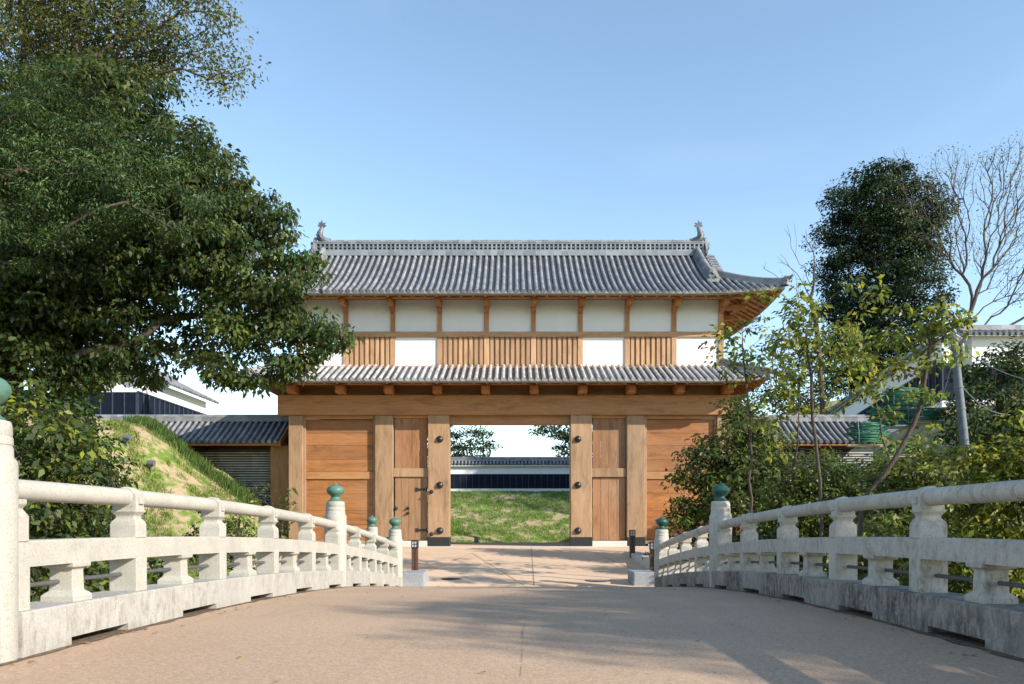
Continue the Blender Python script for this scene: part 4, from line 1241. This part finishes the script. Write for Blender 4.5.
# bushes at lower left
BS = [(20, 420, 50, 0), (60, 450, 45, 0), (20, 500, 60, 0), (85, 500, 42, 0), (60, 560, 50, 0), (0, 590, 50, 0)]
pts = blob_points(blobs_px(BS, 11.5), .30, .45)
tree('shrub', (-6.9, 11.5, -3.2), [(-6.9, 11.5, -1.5)], pts, .30, 34, .135, GR + GR_Y[:1], 'green drooping shrub just behind the near left railing post', cat='shrub', rmax=.1, seed=10)
BS = [(65, 440, 42, 0), (95, 468, 28, 0), (104, 500, 24, 0), (70, 520, 50, 0), (80, 412, 24, 0), (110, 540, 30, 0), (115, 488, 14, 0)]
pts = blob_points(blobs_px(BS, 15.5), .30, .4)
tree('shrub', (-8.4, 15.5, -3.6), [(-8.4, 15.5, -1.5)], pts, .30, 40, .11, GR_D, 'very dark rounded bush between the near shrub and the left grass bank', cat='shrub', rmax=.1, seed=11, mat='leaf_dark')
BS = [(130, 590, 40, 0), (95, 600, 40, 0), (165, 570, 26, 0), (150, 620, 40, 0)]
pts = blob_points(blobs_px(BS, 12.5), .3, .4)
tree('shrub', (-5.9, 12.5, -3.6), None, pts, .30, 30, .12, GR + GR_Y[:2], 'low bright green bush seen between the left balusters', cat='shrub', rmax=.06, seed=12)
BS = [(212, 520, 20, 0), (240, 528, 17, 0), (195, 545, 26, 0), (240, 550, 22, 0)]
pts = blob_points(blobs_px(BS, 19), .3, .4)
tree('shrub', (-6.8, 19, -2.4), None, pts, .28, 30, .12, GR, 'small bush behind the left handrail below the grass bank', cat='shrub', rmax=.06, seed=13)
BS = [(268, 495, 14, 0), (284, 508, 14, 0), (255, 512, 14, 0), (270, 525, 20, 0), (285, 490, 6, 0)]
pts = blob_points(blobs_px(BS, 23), .34, .2)
tree('shrub', (-6.9, 23, -1.3), None, pts, .30, 22, .14, GR + GR_Y[:1], 'young leafy shrub in front of the wooden end of the left wing wall', cat='shrub', rmax=.04, seed=14)

# right side ---------------------------------------------------------------
def sparse_tree(px_base, d, trunk_px, blobs, spacing, crad, per, leaf, cols, label, seed, rmax, zb=None, name='young_tree', shell=.0, cat='tree', **k):
    base = P(px_base, 520, d); base.z = H(base.x, base.y) if zb is None else zb
    tr = [P(a, b, d + (c[0] if c else 0)) for a, b, *c in trunk_px]
    pts = blob_points(blobs_px(blobs, d), spacing, shell)
    return tree(name, base, tr, pts, crad, per, leaf, cols, label, cat=cat, rmax=rmax, seed=seed, **k)
# dark bush tree near the gate corner
sparse_tree(735, 24.5, [(735, 500), (738, 450)], [(705, 470, 32), (730, 440, 34), (765, 450, 34), (740, 500, 46), (700, 520, 34), (785, 500, 40), (690, 495, 18), (735, 410, 22), (775, 540, 34), (712, 420, 14), (680, 545, 14)],
            .38, .36, 32, .16, GR + GR_Y[1:2] + GR_D[:1], 'bushy glossy green tree standing in front of the right end of the gate', 21, .07, shell=.25, bark_='bark')
# two thin yellow-green trees reaching over the roof end
sparse_tree(752, 19.5, [(752, 500), (748, 400), (742, 330)], [(752, 345, 26), (775, 330, 22), (728, 330, 12), (745, 375, 20), (722, 355, 10), (800, 365, 26), (735, 365, 14), (770, 300, 14), (785, 395, 20), (715, 340, 8), (765, 415, 26), (740, 400, 16), (790, 335, 18)],
            .42, .26, 14, .16, GR_Y + GR[2:3], 'slender young tree with sparse yellow green leaves against the right roof end', 22, .035, bark_='bark_grey', rtip=.006, wob=.06)
sparse_tree(822, 18, [(820, 480), (812, 400), (806, 330)], [(820, 320, 34), (850, 290, 20), (846, 345, 30), (800, 350, 26), (835, 385, 22), (800, 300, 14), (790, 400, 22), (860, 325, 22), (868, 360, 18), (870, 395, 10), (880, 300, 14)],
            .38, .28, 18, .16, GR_Y + GR[:1], 'young yellow green tree in front of the dark evergreen', 23, .04, bark_='bark_grey', rtip=.006, wob=.06)
sparse_tree(835, 15.5, [(862, 500), (900, 450), (922, 400), (930, 345)], [(905, 325, 26), (935, 325, 28), (925, 350, 22), (880, 345, 20), (895, 372, 16), (950, 345, 16), (925, 395, 12), (870, 300, 12), (885, 410, 12), (860, 350, 16), (950, 318, 14)],
            .30, .24, 20, .145, GR_Y + GR[2:3], 'leaning young tree whose leafy top crosses the white sloping wall', 24, .045, bark_='bark_grey', rtip=.006, wob=.05)
sparse_tree(795, 20.5, [(792, 500), (798, 430), (800, 390)], [(795, 395, 22), (765, 435, 22), (810, 460, 26), (760, 450, 22), (790, 370, 18), (730, 425, 16)],
            .50, .26, 15, .15, GR_Y + GR, 'young leafy tree in front of the roof of the right wing wall', 25, .04, bark_='bark_grey', rtip=.006, wob=.07)
sparse_tree(905, 19.5, [(900, 500), (880, 420), (865, 370)], [(870, 375, 22), (895, 385, 14), (920, 440, 22), (890, 452, 22), (945, 430, 18)],
            .46, .25, 13, .15, GR_Y + GR[:1], 'thin sparse tree in front of the green bundles', 26, .035, bark_='bark_grey', rtip=.006, wob=.08)
# undergrowth
for i, (pb, d, bl, cs, lb, sd) in enumerate([
    (830, 20.5, [(820, 475, 30), (860, 482, 34), (800, 505, 38), (850, 520, 46), (790, 545, 30)], GR + GR_Y[1:3], 'green bush in the middle of the right undergrowth, below the green bundles', 31),
    (930, 17.5, [(900, 480, 36), (940, 490, 40), (900, 530, 46), (960, 540, 46), (920, 455, 20)], GR + GR_Y[:1], 'dense green bush behind the right handrail, left of the leaning pole foot', 32),
    (1000, 14.5, [(990, 465, 36), (1020, 450, 40), (1010, 520, 56), (960, 510, 30), (1040, 480, 50), (985, 590, 56), (1050, 590, 60)], GR_Y, 'yellow green bush at the right edge behind the nearest handrail', 33),
    (900, 14.0, [(880, 560, 50), (930, 590, 50), (850, 590, 40)], GR_Y[:2] + GR, 'low yellow green bush seen between the right balusters', 34),
    (740, 21.0, [(760, 560, 34), (795, 570, 30), (730, 565, 22), (700, 560, 12)], GR_D + GR[:2], 'low dark bush behind the tall right railing post', 35)]):
    sparse_tree(pb, d, [], bl, .32, .32, 34, .135, cs, lb, sd, .06, name='shrub', cat='shrub', shell=.3)
pts = blob_points([((4.25, 23.6, -.15), (.2, .7, .3)), ((4.3, 24.8, -.1), (.2, .6, .28))], .2, .0)
tree('shrub', (4.3, 24, -.4), None, pts, .14, 30, .08, GR, 'tiny low shrub on the kerb beside the right bollard lamps', cat='shrub', rmax=.02, seed=36, rtip=.004)
# ivy-clad tree at right
sparse_tree(1005, 27, [(1003, 430), (1000, 380)], [(1000, 375, 30), (1020, 400, 34), (985, 410, 30), (1030, 360, 30), (1010, 350, 20), (985, 375, 20), (970, 440, 26), (1030, 440, 40), (960, 400, 20), (990, 455, 36), (950, 430, 16), (965, 370, 10)],
            .48, .40, 40, .17, GR_D + GR, 'dense dark green ivy-covered tree right of the leaning pole', 41, .2, name='ivy_covered_tree', shell=.4)
# dark round evergreen
EV = [(862, 196, 28), (890, 184, 24), (915, 192, 20), (870, 180, 14), (895, 195, 30), (925, 205, 24), (850, 235, 32), (846, 205, 24), (836, 232, 20), (870, 215, 34), (905, 220, 34), (885, 240, 45), (922, 245, 28), (840, 262, 26), (870, 285, 42), (915, 285, 34), (850, 310, 34), (890, 325, 40), (930, 310, 20), (835, 225, 14), (905, 352, 30), (865, 355, 34), (880, 385, 34), (850, 345, 22), (915, 375, 26), (845, 380, 20), (940, 335, 14), (935, 215, 14)]
pts = blob_points(blobs_px(EV, 46), .85, .35)
tree('evergreen_tree', tuple(P(872, 430, 46)), [P(874, 380, 46), P(878, 330, 46), P(880, 280, 46)], pts, .74, 170, .185, [(.026, .048, .018), (.034, .060, .020), (.019, .036, .014)],
     'tall dark evergreen tree with a rounded crown beyond the right wall', rmax=.42, seed=51, step=1.0, mat='leaf_dark', rtip=.03, bf=.2)
BE = [(778, 345, 16), (790, 370, 20), (770, 385, 20), (800, 350, 12), (805, 395, 22), (760, 400, 14), (785, 405, 20), (822, 360, 20)]
pts = blob_points(blobs_px(BE, 52), .8, .3)
tree('evergreen_tree', tuple(P(790, 440, 52)), [P(790, 400, 52)], pts, .7, 40, .24, GR_D, 'smaller dark tree beyond the wing wall right of the gate', rmax=.25, seed=52, step=1., mat='leaf_dark', rtip=.03)
# bare trees
def bare_tree(pb, d, trunk_px, blobs, spacing, label, seed, rmax, rtip=.012, per=0, cols=GR_Y, leaf=.14, cap=900, base_y=430):
    pts = blob_points(blobs_px(blobs, d), spacing, .0)
    return tree('bare_tree', tuple(P(pb, base_y, d)), [P(a, b, d) for a, b in trunk_px], pts, .3, per, leaf, cols, label, bark_='bark_grey', rmax=rmax, rtip=rtip, step=.5, seed=seed,
                wob=.05, bf=.75, limb_cap=cap, power=2.3)
bare_tree(965, 40, [(965, 400), (960, 340), (975, 300)], [(925, 200, 36, 0, .5), (960, 180, 36, 0, .5), (1000, 180, 44, 0, .5), (1040, 200, 50, 0, .5), (945, 240, 36, 0, .5), (990, 240, 46, 0, .5), (1040, 270, 50, 0, .5), (915, 170, 14, 0, .5), (1005, 165, 30, 0, .6), (950, 165, 24, 0, .6), (1020, 150, 24, 0, .5), (930, 160, 12, 0, .6), (900, 158, 14, 0, .6), (905, 185, 20, 0, .5)],
          0.34, 'large bare tree with fine twigs at the right edge against the sky', 61, .12, rtip=.008, per=1, leaf=.12, cap=1800)
bare_tree(822, 38, [(822, 400), (818, 340)], [(800, 240, 16, 0, .5), (800, 275, 22, 0, .5), (815, 250, 14, 0, .5), (790, 225, 8, 0, .5), (812, 300, 18, 0, .5), (780, 260, 8, 0, .5), (765, 265, 5, 0, .5)],
          .42, 'thin bare tree between the gate roof and the dark evergreen', 62, .12, rtip=.009)
# trees behind the gate
BG = [(455, 440, 16), (478, 436, 14), (440, 452, 20), (468, 452, 14), (485, 448, 10), (425, 430, 24)]
pts = blob_points(blobs_px(BG, 78), .9, .0)
tree('pine_tree', tuple(P(436, 492, 78)), [P(438, 460, 78), P(440, 440, 78)], pts, .9, 60, .30, GR_D + GR[:1], 'tree behind the bank wall, at the left in the gateway opening', rmax=.3, seed=71, step=1.2, flat=.35, rtip=.03, mat='leaf')
BG = [(565, 436, 18), (548, 432, 12), (585, 440, 22), (570, 452, 16), (538, 428, 8), (600, 425, 24)]
pts = blob_points(blobs_px(BG, 74), .9, .0)
tree('pine_tree', tuple(P(588, 492, 74)), [P(586, 460, 74), P(584, 440, 74)], pts, .8, 46, .30, GR_D + GR[:2], 'tree behind the bank wall, at the right in the gateway opening', rmax=.3, seed=72, step=1.2, flat=.4, rtip=.03)

# trees right of the frame whose shade falls on the bridge
for i, (x, y, zt, r_, lb) in enumerate([(9.5, 3.0, 2.4, 1.9, 'tree beside the bridge just outside the view on the right'), (19, -3.6, 8.9, 3.7, 'tall tree behind the viewer far to the right of the bridge'), (8.6, 9.2, 3.2, 2.0, 'low tree on the right of the bridge beyond the nearest railing')]):
    bl_ = [((x, y, zt), (r_, r_, r_ * .75)), ((x + 1.2, y + 1.5, zt - .6), (r_ * .8, r_ * .8, r_ * .6)), ((x - .6, y - 1.4, zt - .9), (r_ * .7, r_ * .7, r_ * .5))]
    if i == 1: bl_ = [((19, -3.4, 8.9), (3.2, 3.4, 2.4)), ((20, .4, 9.1), (3, 3.2, 2.3)), ((17.6, -1.5, 8.2), (2.6, 3.0, 1.8))]
    pts = blob_points(bl_, .55, .2)
    if i == 2: pts = pts[pts[:, 0] * 800 / np.maximum(pts[:, 1], 1) > 545]
    tree('broadleaf_tree', (x, y, -3.8), [(x, y, 0), (x, y, zt)], pts, .48, 40, .16, GR + GR_Y[:1], lb, rmax=.16, seed=80 + i)

# leaning pole and cables
a = P(966, 438, 23.0); b = P(954, 341, 23.0); a.z -= .6
e = empty('leaning_pole', a, label='leaning grey pole with guy cables rising from the right undergrowth', cat='pole'); d = b - a
MB().tube([(0, 0, 0), tuple(d * .5), tuple(d)], [.125, .115, .10], 16).build('post', M['pole'], e, smooth='angle')
for q in (.25, .42, .6, .78, .93): MB().tube([tuple(d * q), tuple(d * (q + .012))], .135, 16).build('band', M['cable'], e)
MB().tube([tuple(d * .99), tuple(d * 1.02)], [.12, .11], 16).build('cap', M['cable'], e)
for p1, p0 in (((1060, 385, 21), .97), ((1010, 415, 23), .65), ((938, 405, 24), .95)):
    q = P(*p1) - a; s_ = d * p0
    MB().tube([tuple(s_.lerp(q, t) + Vector((0, 0, -.25 * math.sin(PI * t)))) for t in np.linspace(0, 1, 10)], .014, 5).build('cable', M['cable'], e)

# green bundles stacked on the right slope
def bundle(px, py, wpx, hpx, d, label):
    c = P(px, py, d); w_ = 1.15 * wpx * d / 800; h_ = 1.12 * hpx * d / 800
    e = empty('green_bundle', c, label=label, cat='bundle', group='green bundles on the right slope')
    mb = MB(); n = int(h_ / .055)
    for r_ in range(n):
        for q in range(3):
            z = h_ * (r_ + .5) / n - h_ / 2; k = 1 - .25 * abs(z / h_) * 2; x0 = -w_ / 2 * k + random.gauss(0, .08); x1 = w_ / 2 * k + random.gauss(0, .08)
            y = q * .09 + random.gauss(0, .02) + .25 * z
            mb.tube([(x0, y, z + random.gauss(0, .012)), ((x0 + x1) / 2, y - .05, z + .03 + random.gauss(0, .015)), (x1, y, z + random.gauss(0, .012))], .022, 5)
    mb.build('rods', M['green_net'], e, smooth=True)
    MB().beam((-w_ * .55, .1, -h_ / 2 - .06), (w_ * .55, .1, -h_ / 2 - .06), .12, .09).build('bearer', M['timber_grey'], e)
    for q in (-.3, .3): MB().tube([(w_ * q, -.07, -h_ / 2), (w_ * q, -.09, 0), (w_ * q, -.0, h_ / 2 + .02)], .012, 5).build('tie', M['cable'], e)
bundle(869, 433, 32, 19, 27.5, 'green bundle lowest left on the right slope')
bundle(893, 416, 42, 17, 28.5, 'green bundle in the middle of the right slope, above the lowest')
bundle(908, 397, 44, 16, 29.5, 'green bundle below the navy boards, topmost left of the pole')
bundle(930, 414, 26, 11, 28.0, 'green bundle beside the leaning pole')
bundle(903, 448, 26, 10, 27.0, 'green bundle lowest right, nearly hidden by leaves')

# grass ---------------------------------------------------------------------
def grass_patch(name, n, fx, hgt, cols, label, thr=.0):
    X, Y = fx(n); Z = np.array([H(x, y) - .03 for x, y in zip(X, Y)])
    k = np.array([mnoise.noise(Vector((x * .9, y * .9, 3.))) + .5 * mnoise.noise(Vector((x * 3, y * 3, 1.))) for x, y in zip(X, Y)])
    keep = k + rng.normal(0, .10, len(k)) > thr
    X, Y, Z = X[keep], Y[keep], Z[keep]; n = len(X)
    C = np.stack([X, Y, Z], 1); A = unit(n) * .45 + np.array([0, 0, 1.]); A /= np.linalg.norm(A, axis=1)[:, None]
    N = np.cross(A, unit(n)); N /= np.linalg.norm(N, axis=1)[:, None]
    o = leaf_mesh(name, C, N, A, hgt * (.5 + rng.random(n)), tints_for(n, cols, .2), M['grass'], wid=.16, fold=.1)
    return tag(o, label, 'grass', kind='stuff')
GG = [(.11, .19, .03), (.15, .24, .035), (.20, .26, .05), (.30, .27, .11)]
grass_patch('bank_grass', 60000, lambda n: (rng.uniform(-15, -8.5, n), rng.uniform(20.5, 31.5, n)), .11, GG, 'short patchy grass on the left bank', .06)
grass_patch('far_bank_grass', 50000, lambda n: (rng.uniform(-6, 6, n), rng.uniform(44, 57.5, n)), .14, [(.08, .19, .03), (.12, .25, .035), (.17, .29, .05), (.24, .30, .08)], 'short patchy grass on the bank behind the gateway', -.16)
def crest(n):
    x = rng.uniform(-14.8, -9.9, n); return x, 31.35 + rng.normal(0, .5, n)
X, Y = crest(11000); Z = np.array([H(x, y) - .03 for x, y in zip(X, Y)])
C = np.stack([X, Y, Z], 1); A = unit(len(X)) * .4 + np.array([0, 0, 1.]); A /= np.linalg.norm(A, axis=1)[:, None]
N = np.cross(A, unit(len(X))); N /= np.linalg.norm(N, axis=1)[:, None]
tag(leaf_mesh('tall_grass', C, N, A, .10 + .30 * rng.random(len(X)) ** 1.5, tints_for(len(X), [(.04, .09, .02), (.07, .13, .028), (.11, .15, .04)], .25), M['grass'], wid=.09, fold=.1),
    'taller dark grass along the crest of the left bank', 'grass', kind='stuff')

# dirt and litter gathered in the gutters along the kerbs
def dirt_mat():
    t = NT('gutter_dirt', .95, .1); n = t.noise(t.pos(), 22, 5, .7)
    t.color(t.mix((.10, .075, .055), (.24, .17, .12), t.ramp(n, [(.35, 0), (.65, 1)]))).bump(n, .8, .02); return t.m
M['dirt'] = dirt_mat()
for sd_ in (-1, 1):
    S_ = np.linspace(-4, 19.2, 260)
    m = MB().sheet([[Bp(sd_ * u, s, dz(s) + .005) for u in (3.02 - .035 - .07 * abs(mnoise.noise(Vector((s * 1.9, sd_ * 9., 0)))) - .03 * abs(mnoise.noise(Vector((s * 9, 4., 0)))), 3.16)] for s in S_])
    tag(m.build('gutter_dirt', M['dirt'], fix=False), kind='structure')
n = 260
S_ = rng.uniform(2.5, 19, n); U_ = np.where(rng.random(n) < .78, rng.choice([-1, 1], n) * (3.0 - np.abs(rng.normal(0, .12, n))), rng.uniform(-2.9, 2.9, n))
C = np.array([Bp(u, s, dz(s) + .012) for u, s in zip(U_, S_)])
N = unit(n) * .25 + np.array([0, 0, 1.]); N /= np.linalg.norm(N, axis=1)[:, None]
tag(leaf_mesh('fallen_leaves', C, N, unit(n) * np.array([1, 1, .1]), .035 + .03 * rng.random(n), tints_for(n, [(.30, .20, .08), (.22, .13, .06), (.36, .28, .10)], .2), M['grass'], wid=.5, fold=.12),
    'scattered dry fallen leaves along the kerbs of the bridge deck', 'leaves', kind='stuff')
